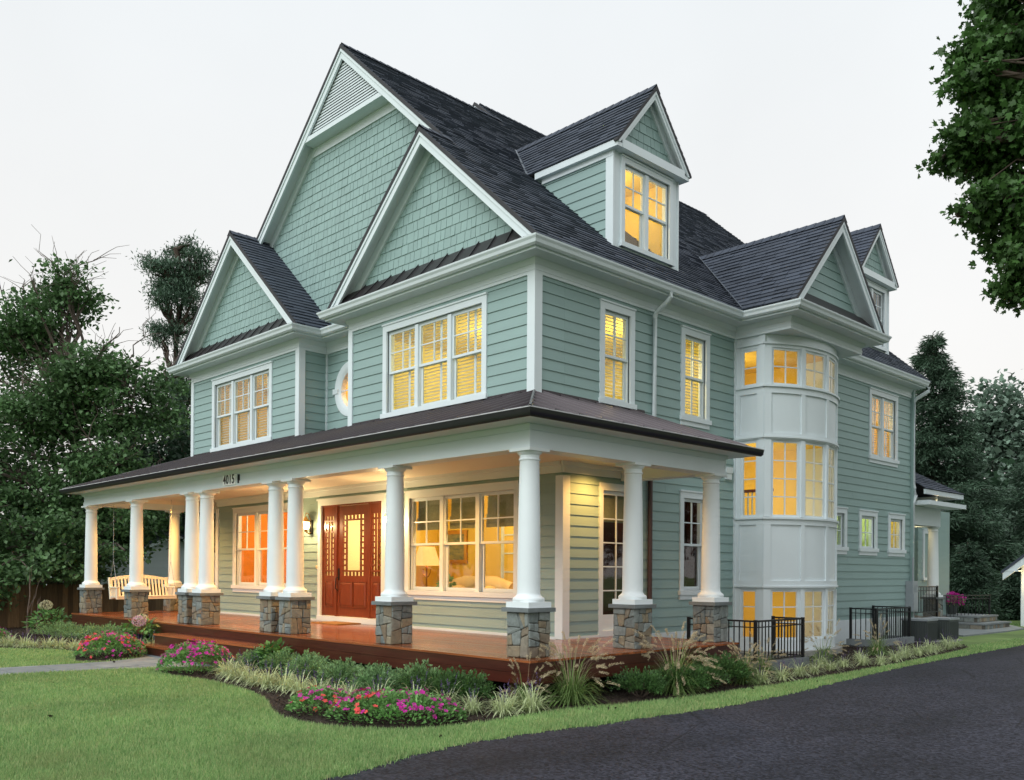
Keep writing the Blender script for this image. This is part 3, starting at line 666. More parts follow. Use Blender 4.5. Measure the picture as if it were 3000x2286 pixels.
# bay gables
def bay_gable(uc):
    zb = 6.80; top = ZBA - .12
    tri = [(uc - (top - zb) / SL, zb), (uc + (top - zb) / SL, zb), (uc, top)]
    wall(F0, uc - 2.7, uc + 2.7, zb - .05, top, polys=[tri], kind='shingle', name='bay_gable')
    gable_trim(F0, uc, ZBA, SL, hwB, -YF)
    w = hwB - .16; par = None
    n = 12
    sk = MB().add([F0.p(uc - w, 6.36, OV + .01), F0.p(uc + w, 6.36, OV + .01), F0.p(uc + w - .3, 6.82, 0.0), F0.p(uc - w + .3, 6.82, 0.0), F0.p(uc - w, 6.30, OV + .01), F0.p(uc + w, 6.30, OV + .01)], [(0, 1, 2, 3), (4, 5, 1, 0)])
    s = obj('skirt_roof', sk, M['bronze'], HP)
    for i in range(n + 1):
        u = uc - w + .15 + (2 * w - .3) * i / n; ut = uc - (w - .3) * (1 - 2 * i / n) * .985
        a, b = F0.p(u, 6.37, OV + .01), F0.p(ut, 6.83, .0); nn = Vector((0, -.77, .64)) * .016; sd = Vector((.011, 0, 0))
        obj('standing_seam', MB().add([a - sd, a + sd, b + sd, b - sd, a - sd + nn, a + sd + nn, b + sd + nn, b - sd + nn], [(4, 5, 6, 7), (0, 1, 5, 4), (1, 2, 6, 5), (2, 3, 7, 6), (3, 0, 4, 7)]), M['bronze'], s)
bay_gable(BC_R); bay_gable(BC_L)
# main gable
def main_gable():
    fr = FY1; za = ZP0 - SL * XC; zt = 10.74; zb = 6.42
    P = [(XC - (za - .12 - zb) / SL, zb), (XC + (za - .12 - zb) / SL, zb), (XC + (za - .12 - zt) / SL, zt), (XC - (za - .12 - zt) / SL, zt)]
    wall(fr, XC - 7, XC + 7, zb - .02, zt, polys=[P], kind='shingle', name='main_gable')
    gable_trim(fr, XC, za, SL, za_h(za, 6.45), Y1 - YM)
    # louvred peak
    hb = 10.83; hw = (za - .29 - hb) / SL; h0 = Y1 - YM - .10
    obj('collar_beam', MB().fbox(fr, XC - hw - .12, XC + hw + .12, 10.78, hb + .05, 0.0, Y1 - YM - .012), M['white'], HP)
    obj('collar_frieze', MB().fbox(fr, XC - hw - .2, XC + hw + .2, zt - .16, 10.779, 0, .04), M['white'], HP)
    lv = obj('gable_louvre', MB().prism(fr, [(XC - hw, hb), (XC + hw, hb), (XC, za - .29)], h0 - .06, h0 - .05), M['edge'], HP)
    z = hb + .06
    while z < za - .36:
        q = (za - .29 - z) / SL
        mb = MB().add([fr.p(XC - q, z, h0 + .03), fr.p(XC + q, z, h0 + .03), fr.p(XC + q, z + .035, h0 + .03), fr.p(XC - q, z + .035, h0 + .03), fr.p(XC - q, z + .05, h0 - .03), fr.p(XC + q, z + .05, h0 - .03)], [(0, 1, 2, 3), (3, 2, 5, 4), (0, 4, 5, 1)])
        obj('louvre_slat', mb, M['white'], lv); z += .062
def za_h(za, z): return (za - z) / SL
main_gable()
# skirt between the two bays
obj('skirt_roof', MB().add([FY1.p(XLB, 6.36, OV), FY1.p(XB, 6.36, OV), FY1.p(XB, 6.62, 0.002), FY1.p(XLB, 6.62, .002)], [(0, 1, 2, 3)]), M['bronze'], HP)
# rear block gable that rises over the front ridge
rf = front(YB2); zr = ZP0 - SL * XR2
obj('rear_gable', MB().prism(rf, [(XR2 - 6, zr - .12 - SL * 6), (XR2 + 6, zr - .12 - SL * 6), (XR2, zr - .12)], -.1, 0), M['shingle_wall'], HP)
gable_trim(rf, XR2, zr, SL, 4.0, .16)
obj('rear_gable', MB().prism(back(YR), [(-XR2 - 6.6, 6.35), (-XR2 + 6.6, 6.35), (-XR2, zr - .12)], -.1, 0), M['siding'], HP); gable_trim(back(YR), -XR2, zr, SL, 7.2, .3)

# ---------------------------------------------------------------- tower bay
TR = 2.348; TCX = .68 + .55 - TR; TH0 = math.asin(1.51 / TR)
def tarc(th, dr=0.0): return (TCX + (TR + dr) * math.cos(th), TYC + (TR + dr) * math.sin(th))
def curve_band(t0, t1, z0, z1, r0, r1, name, m, par, n=None):
    n = n or max(2, int(abs(t1 - t0) / 0.05)); vs = []; fs = []
    for i in range(n + 1):
        th = t0 + (t1 - t0) * i / n
        for rr, zz in ((r0, z0), (r1, z0), (r1, z1), (r0, z1)): vs.append((*tarc(th, rr), zz))
    for i in range(n):
        for k in range(4): fs.append((i * 4 + k, i * 4 + (k + 1) % 4, i * 4 + 4 + (k + 1) % 4, i * 4 + 4 + k))
    fs += [(0, 1, 2, 3), (n * 4, n * 4 + 3, n * 4 + 2, n * 4 + 1)]
    return obj(name, MB().add(vs, fs), m, par, smooth=True)
TB = [(5.72, 4.96, 2), (3.84, 2.28, 4), (.80, -.22, 3)]      # window bands: top, bottom of openings, rows
bayp = obj('bay_tower', MB().box(-.1, .12, TY0 + .001, TY0 + .1, -.5, 5.98).box(.56, .70, TY0 + .001, TY0 + .1, -.5, 5.98).box(.60, .70, TY0 + .1, TY0 + .14, -.5, 5.98), M['white'], HP)
FT = front(TY0)
zz = [5.98, 5.72, 4.96, 3.84, 2.28, .80, -.22, -.5]
for a, b in ((5.98, 5.72), (4.96, 3.84), (2.28, .80), (-.22, -.5)):
    obj('bay_panel_wall', MB().fbox(FT, .12, .56, b, a, -.1, -.02), M['white'], bayp)
    curve_band(-TH0, TH0, b, a, -.1, -.02, 'bay_panel_wall', M['white'], bayp, 28)
for a, b in ((4.79, 3.98), (2.12, .98)):                      # stiles and rails round the flat panels
    obj('bay_rail', MB().fbox(FT, .0, .68, a, a + .15, -.02, .012).fbox(FT, .0, .68, b - .12, b, -.02, .012).fbox(FT, .0, .13, b, a, -.02, .010).fbox(FT, .52, .68, b, a, -.02, .010), M['white'], bayp)
    curve_band(-TH0, TH0, a, a + .15, -.02, .012, 'bay_rail', M['white'], bayp, 28); curve_band(-TH0, TH0, b - .12, b, -.02, .012, 'bay_rail', M['white'], bayp, 28)
for zc, pr in ((4.93, .05), (3.90, .035), (2.25, .05), (.86, .035), (5.80, .02)):
    obj('bay_band', MB().fbox(FT, -.0, .70, zc - .018, zc + .018, -.02, pr), M['white'], bayp); curve_band(-TH0 - .012, TH0 + .012, zc - .018, zc + .018, -.02, pr, 'bay_band', M['white'], bayp, 28)
UN = [-.90, -.44, .06, .46, .90]
UNITS = [(-.905, -.475), (-.415, .035), (.095, .50), (.56, .905)]
for t0, t1 in [(-1, -.905), (-.475, -.415), (.035, .095), (.50, .56), (.905, 1)]:
    for a, b in ((5.72, 4.96), (4.79, 3.98), (3.84, 2.28), (2.12, .98), (.80, -.22)):
        curve_band(t0 * TH0, t1 * TH0, b, a, -.09, .010, 'bay_mullion', M['white'], bayp)
for a, b, rows in TB:
    w = obj('bay_window', MB().fbox(FT, .12, .15, b, a, -.09, -.005).fbox(FT, .53, .56, b, a, -.09, -.005), M['white'], HP)
    sash(FT, .15, .53, b, a, -.03, w, 1, rows, st=.045)
    for t0, t1 in UNITS:
        p0, p1 = Vector(tarc(t0 * TH0, -.03)), Vector(tarc(t1 * TH0, -.03)); U = (p1 - p0); L = U.length; U.normalize()
        fr = Fr((p0.x, p0.y, 0), (U.x, U.y, 0), (0, 0, 1), (U.y, -U.x, 0))
        w = obj('bay_window', MB().fbox(fr, 0, .02, b, a, -.06, .0).fbox(fr, L - .02, L, b, a, -.06, .0), M['white'], HP)
        sash(fr, .02, L - .02, b, a, -.0, w, 2, rows, st=.045)
# box over the bow and its gable
obj('bay_soffit', MB().box(-.05, TX, TY0, TY1, 5.975, 6.0), M['soffit'], HP)
obj('bay_box', MB().box(-.05, TX - .001, TY0 + .001, TY1 - .001, 6.0, 6.42), M['white'], HP)
FTG = right(TX); zb = 6.80; top = ZTA - .12
wall(FTG, TYC - 2, TYC + 2, zb - .05, top, polys=[[(TYC - (top - zb) / ST, zb), (TYC + (top - zb) / ST, zb), (TYC, top)]], name='bay_gable', vstart=zb)
gable_trim(FTG, TYC, ZTA, ST, hwT, XTF - TX)
obj('skirt_roof', MB().add([FTG.p(TYC - hwT + .16, 6.36, OV), FTG.p(TYC + hwT - .16, 6.36, OV), FTG.p(TYC + hwT - .45, 6.84, 0), FTG.p(TYC - hwT + .45, 6.84, 0)], [(0, 1, 2, 3)]), M['bronze'], HP)
wall(back(TY1), -.68, .1, -.5, 5.98, boards=False, m=M['white'], name='bay_return')
# stone plinth of the bow
curve_band(-TH0 - .06, TH0 + .06, -.56, -.45, -.3, .13, 'bay_plinth_cap', M['concrete'], HP, 24)
pl = curve_band(-TH0 - .04, TH0 + .04, G0 - .2, -.56, -.3, .06, 'bay_plinth', M['mortar'], HP, 24)
for i in range(14):
    for j in range(1):
        t0 = -TH0 + 2 * TH0 * i / 14; curve_band(t0 + .006, t0 + 2 * TH0 / 14 - .006, -.74, -.575, .055, .085, 'stone', M['stone'], pl)
obj('bay_plinth_return', MB().box(-.1, .85, TY0 - .12, TY0 + .1, G0 - .2, -.46), M['concrete'], HP)

# ---------------------------------------------------------------- front door
def entry():
    fr = FY1; mb = MB()
    mb.fbox(fr, -7.50, -7.385, 0, 2.70, -.03, .04).fbox(fr, -5.075, -4.95, 0, 2.70, -.03, .04).fbox(fr, -7.385, -5.075, 2.59, 2.70, -.03, .04)
    mb.fbox(fr, -7.50, -4.95, .001, .12, -.12, .06); mb.fbox(fr, -7.53, -4.92, 2.70, 2.74, -.03, .06)
    f = obj('door_frame', mb, M['white'], HP)
    jm = MB()
    for a, b in ((-7.385, -7.345), (-6.86, -6.79), (-5.60, -5.53), (-5.115, -5.075)): jm.fbox(fr, a, b, .12, 2.59, -.10, -.005)
    jm.fbox(fr, -7.345, -5.115, 2.555, 2.59, -.10, -.007); obj('door_jamb', jm, M['doorwood'], HP)
    def leaf(name, u0, u1, z0, z1, g0, g1, k0, k1, cols, cellw, h):
        holes = []; rows = 11; ch = (k1 - k0) / rows
        nc = max(3, round((g1 - g0) / cellw)); cw = (g1 - g0) / nc
        for j in range(rows):
            for i in range(nc):
                if i in (0, nc - 1) or j in (0, rows - 1):
                    if name == 'sidelight' or True: holes.append((g0 + cw * i + .011, g0 + cw * (i + 1) - .011, k0 + ch * j + .018, k0 + ch * (j + 1) - .018))
        holes.append((g0 + cw + .014, g1 - cw - .014, k0 + ch + .016, k1 - ch - .016))
        m = MB()
        for r in minus((u0, u1, z0, z1), holes): m.fbox(fr, *r, h - .045, h)
        lf = obj(name, m, M['doorwood'], HP)
        for hh in holes: pane(fr, hh[0] - .004, hh[1] + .004, hh[2] - .004, hh[3] + .004, h - .022, lf)
        # raised panels
        np_ = 2 if u1 - u0 > .8 else 1; pw = (u1 - u0 - .14) / np_
        for i in range(np_):
            a = u0 + .07 + pw * i + .03; b = u0 + .07 + pw * (i + 1) - .03
            q = MB(); vs = [fr.p(a, z0 + .22, h), fr.p(b, z0 + .22, h), fr.p(b, k0 - .12, h), fr.p(a, k0 - .12, h)]; e = .04
            vs += [fr.p(a + e, z0 + .22 + e, h + .016), fr.p(b - e, z0 + .22 + e, h + .016), fr.p(b - e, k0 - .12 - e, h + .016), fr.p(a + e, k0 - .12 - e, h + .016)]
            q.add(vs, [(4, 5, 6, 7), (0, 1, 5, 4), (1, 2, 6, 5), (2, 3, 7, 6), (3, 0, 4, 7)]); obj('door_panel', q, M['doorwood'], lf)
            fm = MB(); fm.fbox(fr, a - .02, b + .02, z0 + .20, z0 + .22, h, h + .012).fbox(fr, a - .02, b + .02, k0 - .12, k0 - .10, h, h + .012).fbox(fr, a - .02, a, z0 + .22, k0 - .12, h, h + .012).fbox(fr, b, b + .02, z0 + .22, k0 - .12, h, h + .012)
            obj('panel_moulding', fm, M['doorwood'], lf)
        return lf
    d = leaf('entry_door', -6.785, -5.605, .13, 2.55, -6.60, -5.79, 1.0, 2.36, 6, .135, -.03)
    leaf('sidelight', -7.343, -6.862, .13, 2.553, -7.27, -6.93, 1.0, 2.36, 3, .115, -.02)
    leaf('sidelight', -5.528, -5.117, .13, 2.553, -5.48, -5.16, 1.0, 2.36, 3, .115, -.02)
    hd = MB().fbox(fr, -6.755, -6.705, .92, 1.18, -.03, -.018).tube([fr.p(-6.73, .98, -.02), fr.p(-6.73, .97, .05), fr.p(-6.72, .85, .06), fr.p(-6.75, .74, .05), fr.p(-6.74, .68, -.02)], [.012, .014, .013, .015, .01], 8)
    obj('handle', hd, M['iron'], d, smooth=True)
entry()

# ---------------------------------------------------------------- porch
YC, XCR, XCL = -1.96, 1.85, -14.09
XD0, XD1, YD0, YD1 = -14.30, 2.27, -2.352, 2.48
BO = .15
BX0, BX1, BY0, BY1 = XCL - BO, XCR + BO, YC - BO, 2.49
deck = obj('porch_floor', MB().box(XD0 + .05, XD1 - .05, YD0 + .05, Y1 + .05, -.30, -.032).box(.02, XD1 - .05, Y1 + .05, YD1 - .05, -.30, -.032).box(XD0 + .05, XL - .02, Y1 + .05, YD1 - .05, -.30, -.032), M['fascia_wood'], HP)
y = YD0 - .01; k = 0
while y < YD1 - .01:
    y1 = min(y + .135, YD1)
    segs = [(XD0 - .02, XD1 + .02)] if y1 <= Y1 + .05 else [(XD0 - .02, XL - .04), (.035, XD1 + .02)]
    if y < Y1 < y1: segs = [(XD0 - .02, XL - .04), (.035, XD1 + .02)]
    for a, b in segs:
        if b - a > 6:
            cuts = [a] + sorted(random.Random(k).uniform(a + 2, b - 2) for _ in range(3)) + [b]
        else: cuts = [a, b]
        for c0, c1 in zip(cuts[:-1], cuts[1:]):
            if c1 - c0 > .05: obj('deck_board', MB().box(c0 + .002, c1 - .002, y + .002, y1 - .004, -.03, random.Random(k * 7 + int(c0 * 10)).uniform(-.002, .0008)), M['deck'], deck)
    y += .141; k += 1
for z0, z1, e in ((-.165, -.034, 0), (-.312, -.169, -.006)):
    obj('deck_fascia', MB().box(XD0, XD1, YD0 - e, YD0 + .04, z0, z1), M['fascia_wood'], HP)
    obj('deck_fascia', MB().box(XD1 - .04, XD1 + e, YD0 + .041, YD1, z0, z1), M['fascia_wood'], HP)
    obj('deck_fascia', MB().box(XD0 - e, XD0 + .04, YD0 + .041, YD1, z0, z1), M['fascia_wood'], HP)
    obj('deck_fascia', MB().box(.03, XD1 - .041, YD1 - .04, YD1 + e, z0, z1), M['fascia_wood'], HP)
for px in (-13.8, -11.2, -8.6, -4.0, -1.1, 1.8): obj('deck_post', MB().box(px - .06, px + .06, YD0 + .15, YD0 + .27, G0 - .05, -.3), M['fence'], HP)
for py in (.2, 2.2): obj('deck_post', MB().box(1.9, 2.02, py, py + .12, G0 - .05, -.3), M['fence'], HP)
# front steps
for i, (yy, z) in enumerate(((-2.72, -.20), (-3.06, -.40))):
    obj('porch_step', MB().box(-8.35, -4.1, yy, YD0 - .001 - (0 if i == 0 else .36), z - .035, z), M['deck'], HP)
    obj('step_riser', MB().box(-8.33, -4.12, yy + .02, yy + .05, z - .2, z - .036), M['fascia_wood'], HP)
    obj('step_riser', MB().box(-8.33, -8.30, yy + .051, YD0 - .01 - .36 * i, z - .2, z - .036), M['fascia_wood'], HP)

cols = [(XCR, YC), (-1.10, YC), (-4.05, YC), (-4.74, YC), (XCR, .24), (XCR, 2.30), (-7.54, YC), (-8.22, YC), (-11.16, YC), (XCL, YC), (XCL, .24), (XCL, 2.30)]
prof = [(.208, .0), (.212, .018), (.212, .04), (.200, .058), (.182, .066), (.176, .075), (.168, .082), (.158, .098), (.1545, .12)]
prof += [(.1545 - .024 * ((i / 12.0) ** 1.6), .12 + (1.86 - .12) * i / 12.0) for i in range(1, 13)]
prof += [(.131, 1.862), (.142, 1.868), (.145, 1.878), (.142, 1.888), (.131, 1.894), (.131, 1.935), (.14, 1.94), (.155, 1.955), (.168, 1.972), (.172, 1.985)]
def stones_face(fr, w, h, par, rr, single, mbx):
    def area(p): return abs(sum(p[i][0] * p[(i + 1) % len(p)][1] - p[(i + 1) % len(p)][0] * p[i][1] for i in range(len(p)))) / 2
    def split(poly):
        A = area(poly); us = [p[0] for p in poly]; vs_ = [p[1] for p in poly]; du, dv = max(us) - min(us), max(vs_) - min(vs_)
        if A < rr.choice((.016, .024, .034, .046)): return [poly]
        cu, cv = (max(us) + min(us)) / 2 + du * rr.uniform(-.17, .17), (max(vs_) + min(vs_)) / 2 + dv * rr.uniform(-.17, .17)
        vert = du > dv * (.85 if rr.random() < .5 else 1.25); tl = rr.gauss(0, .13) + (rr.choice((-.35, .35)) if rr.random() < .14 else 0)
        d_ = (math.sin(tl), math.cos(tl)) if vert else (math.cos(tl), math.sin(tl)); n_ = (-d_[1], d_[0]); B = 3
        half = lambda sg: [(cu - d_[0] * B, cv - d_[1] * B), (cu + d_[0] * B, cv + d_[1] * B), (cu + d_[0] * B + n_[0] * B * sg, cv + d_[1] * B + n_[1] * B * sg), (cu - d_[0] * B + n_[0] * B * sg, cv - d_[1] * B + n_[1] * B * sg)]
        return [q for sg in (1, -1) for p in [clip(poly, half(sg))] if p for q in split(p)]
    for poly in split([(-w / 2, 0), (w / 2, 0), (w / 2, h), (-w / 2, h)]):
        j = lambda s_: rr.uniform(-s_, s_); n = len(poly); cu = sum(p[0] for p in poly) / n; cv = sum(p[1] for p in poly) / n; d = rr.uniform(.010, .026)
        ins = lambda p, g: (p[0] + (cu - p[0]) * g / max(.02, math.hypot(p[0] - cu, p[1] - cv)), p[1] + (cv - p[1]) * g / max(.02, math.hypot(p[0] - cu, p[1] - cv)))
        pts = []
        for i in range(n):
            p, q, o = poly[i], poly[(i + 1) % n], poly[i - 1]; t = .05 if abs(p[0]) > w / 2 - .004 else rr.uniform(.05, .15)
            pts += [(p[0] + (o[0] - p[0]) * t, p[1] + (o[1] - p[1]) * t), (p[0] + (q[0] - p[0]) * t, p[1] + (q[1] - p[1]) * t)]
        m = len(pts); pts = [ins(p, .006) for p in pts]
        vs = [fr.p(a_, b_, -.01) for a_, b_ in pts] + [fr.p(a_, b_, d * .6) for a_, b_ in pts] + [fr.p(*ins(p, .014), d + j(.005)) for p in pts] + [fr.p(cu + j(.01), cv + j(.01), d + .003)]
        fs = [(i, (i + 1) % m, m + (i + 1) % m, m + i) for i in range(m)] + [(m + i, m + (i + 1) % m, 2 * m + (i + 1) % m, 2 * m + i) for i in range(m)] + [(2 * m + i, 2 * m + (i + 1) % m, 3 * m) for i in range(m)]
        if single: obj('stone', MB().add(vs, fs), M['stone'], par)
        else: mbx.add(vs, fs)
PW = .385
def pier(cx, cy, z0=0.0, ztop=.60, single=True, seed=0):
    p = obj('stone_pier', MB().box(cx - PW / 2 + .012, cx + PW / 2 - .012, cy - PW / 2 + .012, cy + PW / 2 - .012, z0 - .03, ztop), M['mortar'], HP)
    rr = random.Random(seed * 13 + 5); rest = MB()
    for i, f in enumerate((Fr((cx, cy - PW / 2, z0), (1, 0, 0), (0, 0, 1), (0, -1, 0)), Fr((cx + PW / 2, cy, z0), (0, 1, 0), (0, 0, 1), (1, 0, 0)), Fr((cx, cy + PW / 2, z0), (-1, 0, 0), (0, 0, 1), (0, 1, 0)), Fr((cx - PW / 2, cy, z0), (0, -1, 0), (0, 0, 1), (-1, 0, 0)))):
        stones_face(f, PW + .02, ztop - z0, p, rr, single and i < 2, rest)
    obj('back_stones', rest, M['stone'], p, kind='stuff')
    j = [rr.uniform(-.006, .006) for _ in range(4)]
    obj('capstone', MB().add([(cx - .255 + j[0], cy - .255, ztop - .001), (cx + .255, cy - .255 + j[1], ztop - .001), (cx + .255 + j[2], cy + .255, ztop - .001), (cx - .255, cy + .255 + j[3], ztop - .001), (cx - .258, cy - .25, ztop + .055), (cx + .252, cy - .258, ztop + .055), (cx + .257, cy + .252, ztop + .055), (cx - .25, cy + .256, ztop + .055)], [(3, 2, 1, 0), (4, 5, 6, 7), (0, 1, 5, 4), (1, 2, 6, 5), (2, 3, 7, 6), (3, 0, 4, 7)]), M['capstone'], p)
for i, (cx, cy) in enumerate(cols):
    pier(cx, cy, single=i < 11, seed=i)
    c = obj('column', MB().lathe(prof, (cx, cy, .729), 32), M['column'], HP, smooth=True)
    obj('plinth', MB().box(cx - .212, cx + .212, cy - .212, cy + .212, .654, .729), M['column'], c)
    obj('abacus', MB().box(cx - .19, cx + .19, cy - .19, cy + .19, 2.712, 2.752), M['column'], c)
# beams (mitred ring without a back)
bpath = [(BX0, BY1), (BX0, BY0), (BX1, BY0), (BX1, BY1)]
obj('porch_beam', MB().sweep(bpath, [(-.30, 2.75), (0, 2.75), (0, 2.85), (-.014, 2.85), (-.014, 2.985), (.006, 2.985), (.05, 3.045), (.05, 3.06), (-.30, 3.06)]), M['white'], HP)
obj('porch_beam', MB().box(.03, BX1 - .301, BY1 - .30, BY1 - .001, 2.76, 3.06), M['white'], HP); obj('porch_beam', MB().box(BX0 + .301, XL - .03, BY1 - .30, BY1 - .001, 2.76, 3.06), M['white'], HP)
LSH = .22; spath = [(BX0 + LSH, BY1), (BX0 + LSH, BY0), (BX1, BY0), (BX1, BY1)]
obj('porch_soffit', MB().sweep(spath, [(.0, 3.061), (.43, 3.061), (.43, 3.08), (0, 3.08)]), M['soffit'], HP)
obj('porch_soffit', MB().box(-.0, BX1 + .43, BY1 + .001, BY1 + .36, 3.062, 3.079), M['soffit'], HP)
obj('porch_end_frieze', MB().box(.03, BX1 - .002, BY1, BY1 + .02, 2.85, 3.06), M['white'], HP)
GO = .49
pg = [(.36, 3.066), (GO - .05, 3.05), (GO - .012, 3.075), (GO, 3.115), (GO + .008, 3.15), (GO - .012, 3.156), (GO - .02, 3.12), (GO - .05, 3.085), (.36, 3.09)]
gpath = [(BX0 + LSH, BY1 + .37), (BX0 + LSH, BY0), (BX1, BY0), (BX1, BY1 + .37)]
pgut = obj('porch_gutter', MB().sweep(gpath, pg), M['gutterdark'], HP, smooth=True)
obj('gutter_lip', MB().sweep(gpath, [(GO - .016, 3.154), (GO + .010, 3.154), (GO + .010, 3.164), (GO - .016, 3.164)]), M['lip_glint'], pgut)
# porch ceiling boards
ceil = obj('porch_ceiling', MB().box(BX0 + .28, BX1 - .28, BY0 + .28, Y1 - .001, 2.995, 3.05).box(.001, BX1 - .28, Y1, BY1 - .28, 2.995, 3.05).box(BX0 + .28, XL - .001, Y1, BY1 - .28, 2.995, 3.05), M['ceiling'], HP)
y = BY0 + .285
while y < BY1 - .3:
    y1 = min(y + .10, BY1 - .29)
    for a, b in ([(BX0 + .285, BX1 - .285)] if y1 <= Y1 else [(BX0 + .285, XL - .02), (.02, BX1 - .285)]):
        obj('ceiling_board', MB().box(a, b, y + .003, y1 - .003, 2.985, 2.996), M['ceiling'], ceil)
    y += .104
obj('porch_frieze', MB().fbox(FY1, XL, 0, 2.80, 2.984, .001, .042).fbox(FY1, XL, .0, 2.92, 2.985, .035, .09), M['white'], HP)
obj('porch_frieze', MB().fbox(RX, Y1 - .03, BY1 - .31, 2.80, 2.984, .001, .042).fbox(RX, Y1 - .09, BY1 - .31, 2.92, 2.9845, .035, .09), M['white'], HP)
obj('porch_crown', MB().sweep([(BX0 + .3, BY1 - .3), (BX0 + .3, BY0 + .3), (BX1 - .3, BY0 + .3), (BX1 - .3, BY1 - .3)], [(-.0, 2.90), (-.02, 2.90), (-.09, 2.984), (0, 2.984)]), M['ceiling'], HP)
# metal roof: one panel per bay between seams
ZG, ZT = 3.165, 4.06; GX1, GX0, GY0 = BX1 + GO - .05, BX0 + LSH - GO + .05, BY0 - GO + .05
PS = (ZT - ZG) / (0 - GY0)
proof = obj('porch_roof', MB().add([(GX0, GY0, ZG - .03), (GX1, GY0, ZG - .03), (0, 0, ZT - .03), (XL, 0, ZT - .03), (GX1, BY1 + .38, ZG - .03), (0, BY1 + .38, ZT - .03), (GX0, BY1 + .38, ZG - .03), (XL, BY1 + .38, ZT - .03), (0, Y1, ZT - .03 + PS * Y1), (XL, Y1, ZT - .03 + PS * Y1)], [(0, 1, 2, 3), (1, 4, 5, 2), (6, 0, 3, 7), (3, 2, 8, 9)]), M['bronze'], HP)
def metal(fr, a, b, hip0, hip1, depth):
    """panels along u from a..b; hip0/hip1 = hip gradient at the ends"""
    n = round((b - a) / .46); wd = (b - a) / n; sl = depth * math.hypot(1, PS)
    cl = [(a, 0), (b, 0), (b - hip1, sl), (a + hip0, sl)]
    for i in range(n):
        q = clip([(a + wd * i + .002, 0), (a + wd * (i + 1) - .002, 0), (a + wd * (i + 1) - .002, sl), (a + wd * i + .002, sl)], cl)
        if q:
            pn = obj('metal_panel', MB().prism(fr, q, -.012, random.Random(i).uniform(-.002, .004)), M['bronze'], proof)
            obj('panel_lip', MB().fbox(fr, a + wd * i + .02, a + wd * (i + 1) - .14, -.014, .0, -.012, .018), M['lip_glint'], proof)
        s = clip([(a + wd * i - .011, 0), (a + wd * i + .011, 0), (a + wd * i + .011, sl), (a + wd * i - .011, sl)], cl)
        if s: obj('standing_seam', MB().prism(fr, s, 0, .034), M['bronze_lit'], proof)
c = 1 / math.hypot(1, PS); sn = PS * c
metal(Fr((0, GY0, ZG), (1, 0, 0), (0, c, sn), (0, -sn, c)), GX0, GX1, XL - GX0, GX1, -GY0)
PSr = (ZT - ZG) / GX1; c2 = 1 / math.hypot(1, PSr); s2 = PSr * c2
metal(Fr((GX1, 0, ZG), (0, 1, 0), (-c2, 0, s2), (s2, 0, c2)), GY0, BY1 + .38, -GY0, 0, GX1)
PSl = (ZT - ZG) / (XL - GX0); c3 = 1 / math.hypot(1, PSl); s3 = PSl * c3
metal(Fr((GX0, 0, ZG), (0, 1, 0), (c3, 0, s3), (-s3, 0, c3)), GY0, BY1 + .38, -GY0, 0, XL - GX0)
obj('hip_cap', MB().tube([(GX1, GY0, ZG + .01), (0, 0, ZT + .01)], .025, 6), M['bronze'], proof); obj('hip_cap', MB().tube([(GX0, GY0, ZG + .01), (XL, 0, ZT + .01)], .025, 6), M['bronze'], proof)
obj('end_gable', MB().prism(back(BY1 + .36), [(-GX1, ZG - .06), (0, ZG - .06), (0, ZT - .04)], -.02, 0), M['white'], HP)
obj('roof_flashing', MB().fbox(F0, XB, .0, ZT - .02, ZT + .05, .022, .03).fbox(RX, .0, BY1 + .38, ZT - .02, ZT + .05, .022, .03).fbox(F0, XL, XLB, ZT - .02, ZT + .05, .022, .03), M['bronze'], HP)

# downspouts
obj('downspout', MB().tube([(OV + .05, 3.10, 6.25), (OV + .05, 3.10, 6.17), (OV - .02, 3.10, 6.10), (.16, 3.10, 5.98), (.09, 3.10, 5.92), (.075, 3.10, 5.84), (.075, 3.10, 3.75)], .042, 8), M['white'], HP, smooth=True)
obj('downspout', MB().tube([(.07, 3.0, 3.0), (.07, 3.0, .0)], .045, 8), M['dspout'], HP, smooth=True)
obj('downspout', MB().tube([(OV + .05, YR + .1, 6.25), (OV + .05, YR + .1, 6.14), (.14, YR - .02, 5.95), (.08, YR - .04, 5.86), (.08, YR - .04, 3.6), (.09, YR + .0, 3.5), (.12, YR + .03, 3.3), (.08, YR - .04, 3.1), (.08, YR - .04, -.35), (.12, YR - .04, -.45), (.25, YR - .04, -.52)], .05, 8), M['white'], HP, smooth=True)

# ---------------------------------------------------------------- rooms behind the windows
def room(x0, x1, y0, y1, z0, z1, m, skip='', name='room'):
    mb = MB(); t = .03
    if 'b' not in skip: mb.box(x0, x1, y1 - t, y1, z0, z1)
    if 'l' not in skip: mb.box(x0, x0 + t, y0, y1 - t, z0, z1)
    if 'r' not in skip: mb.box(x1 - t, x1, y0, y1 - t, z0, z1)
    if 'f' not in skip: mb.box(x0 + t, x1 - t, y0, y0 + t, z0, z1)
    mb.box(x0, x1, y0, y1, z1, z1 + t)
    o = obj(name, mb, m, HP); obj('room_floor', MB().box(x0, x1, y0, y1, z0 - t, z0), M['floor'], o); return o
room(-12.30, -7.75, .86, 3.4, .03, 2.95, M['wallO'], 'f', 'orange_room')
room(-7.70, -5.45, .86, 3.2, .03, 2.95, M['wallH'], 'f', 'hall')
room(-5.42, -1.12, .86, 2.45, .03, 2.95, M['wallY'], 'f', 'living_room')
room(-1.10, -.12, .86, 5.80, .03, 2.95, M['wallR'], 'fr', 'dining_room')
room(-5.1, -.12, .12, 5.8, 3.4, 5.95, M['wallYG'], 'fr', 'bedroom')
room(-12.3, -7.3, .12, 3.8, 3.4, 5.95, M['wallA'], 'f', 'bedroom')
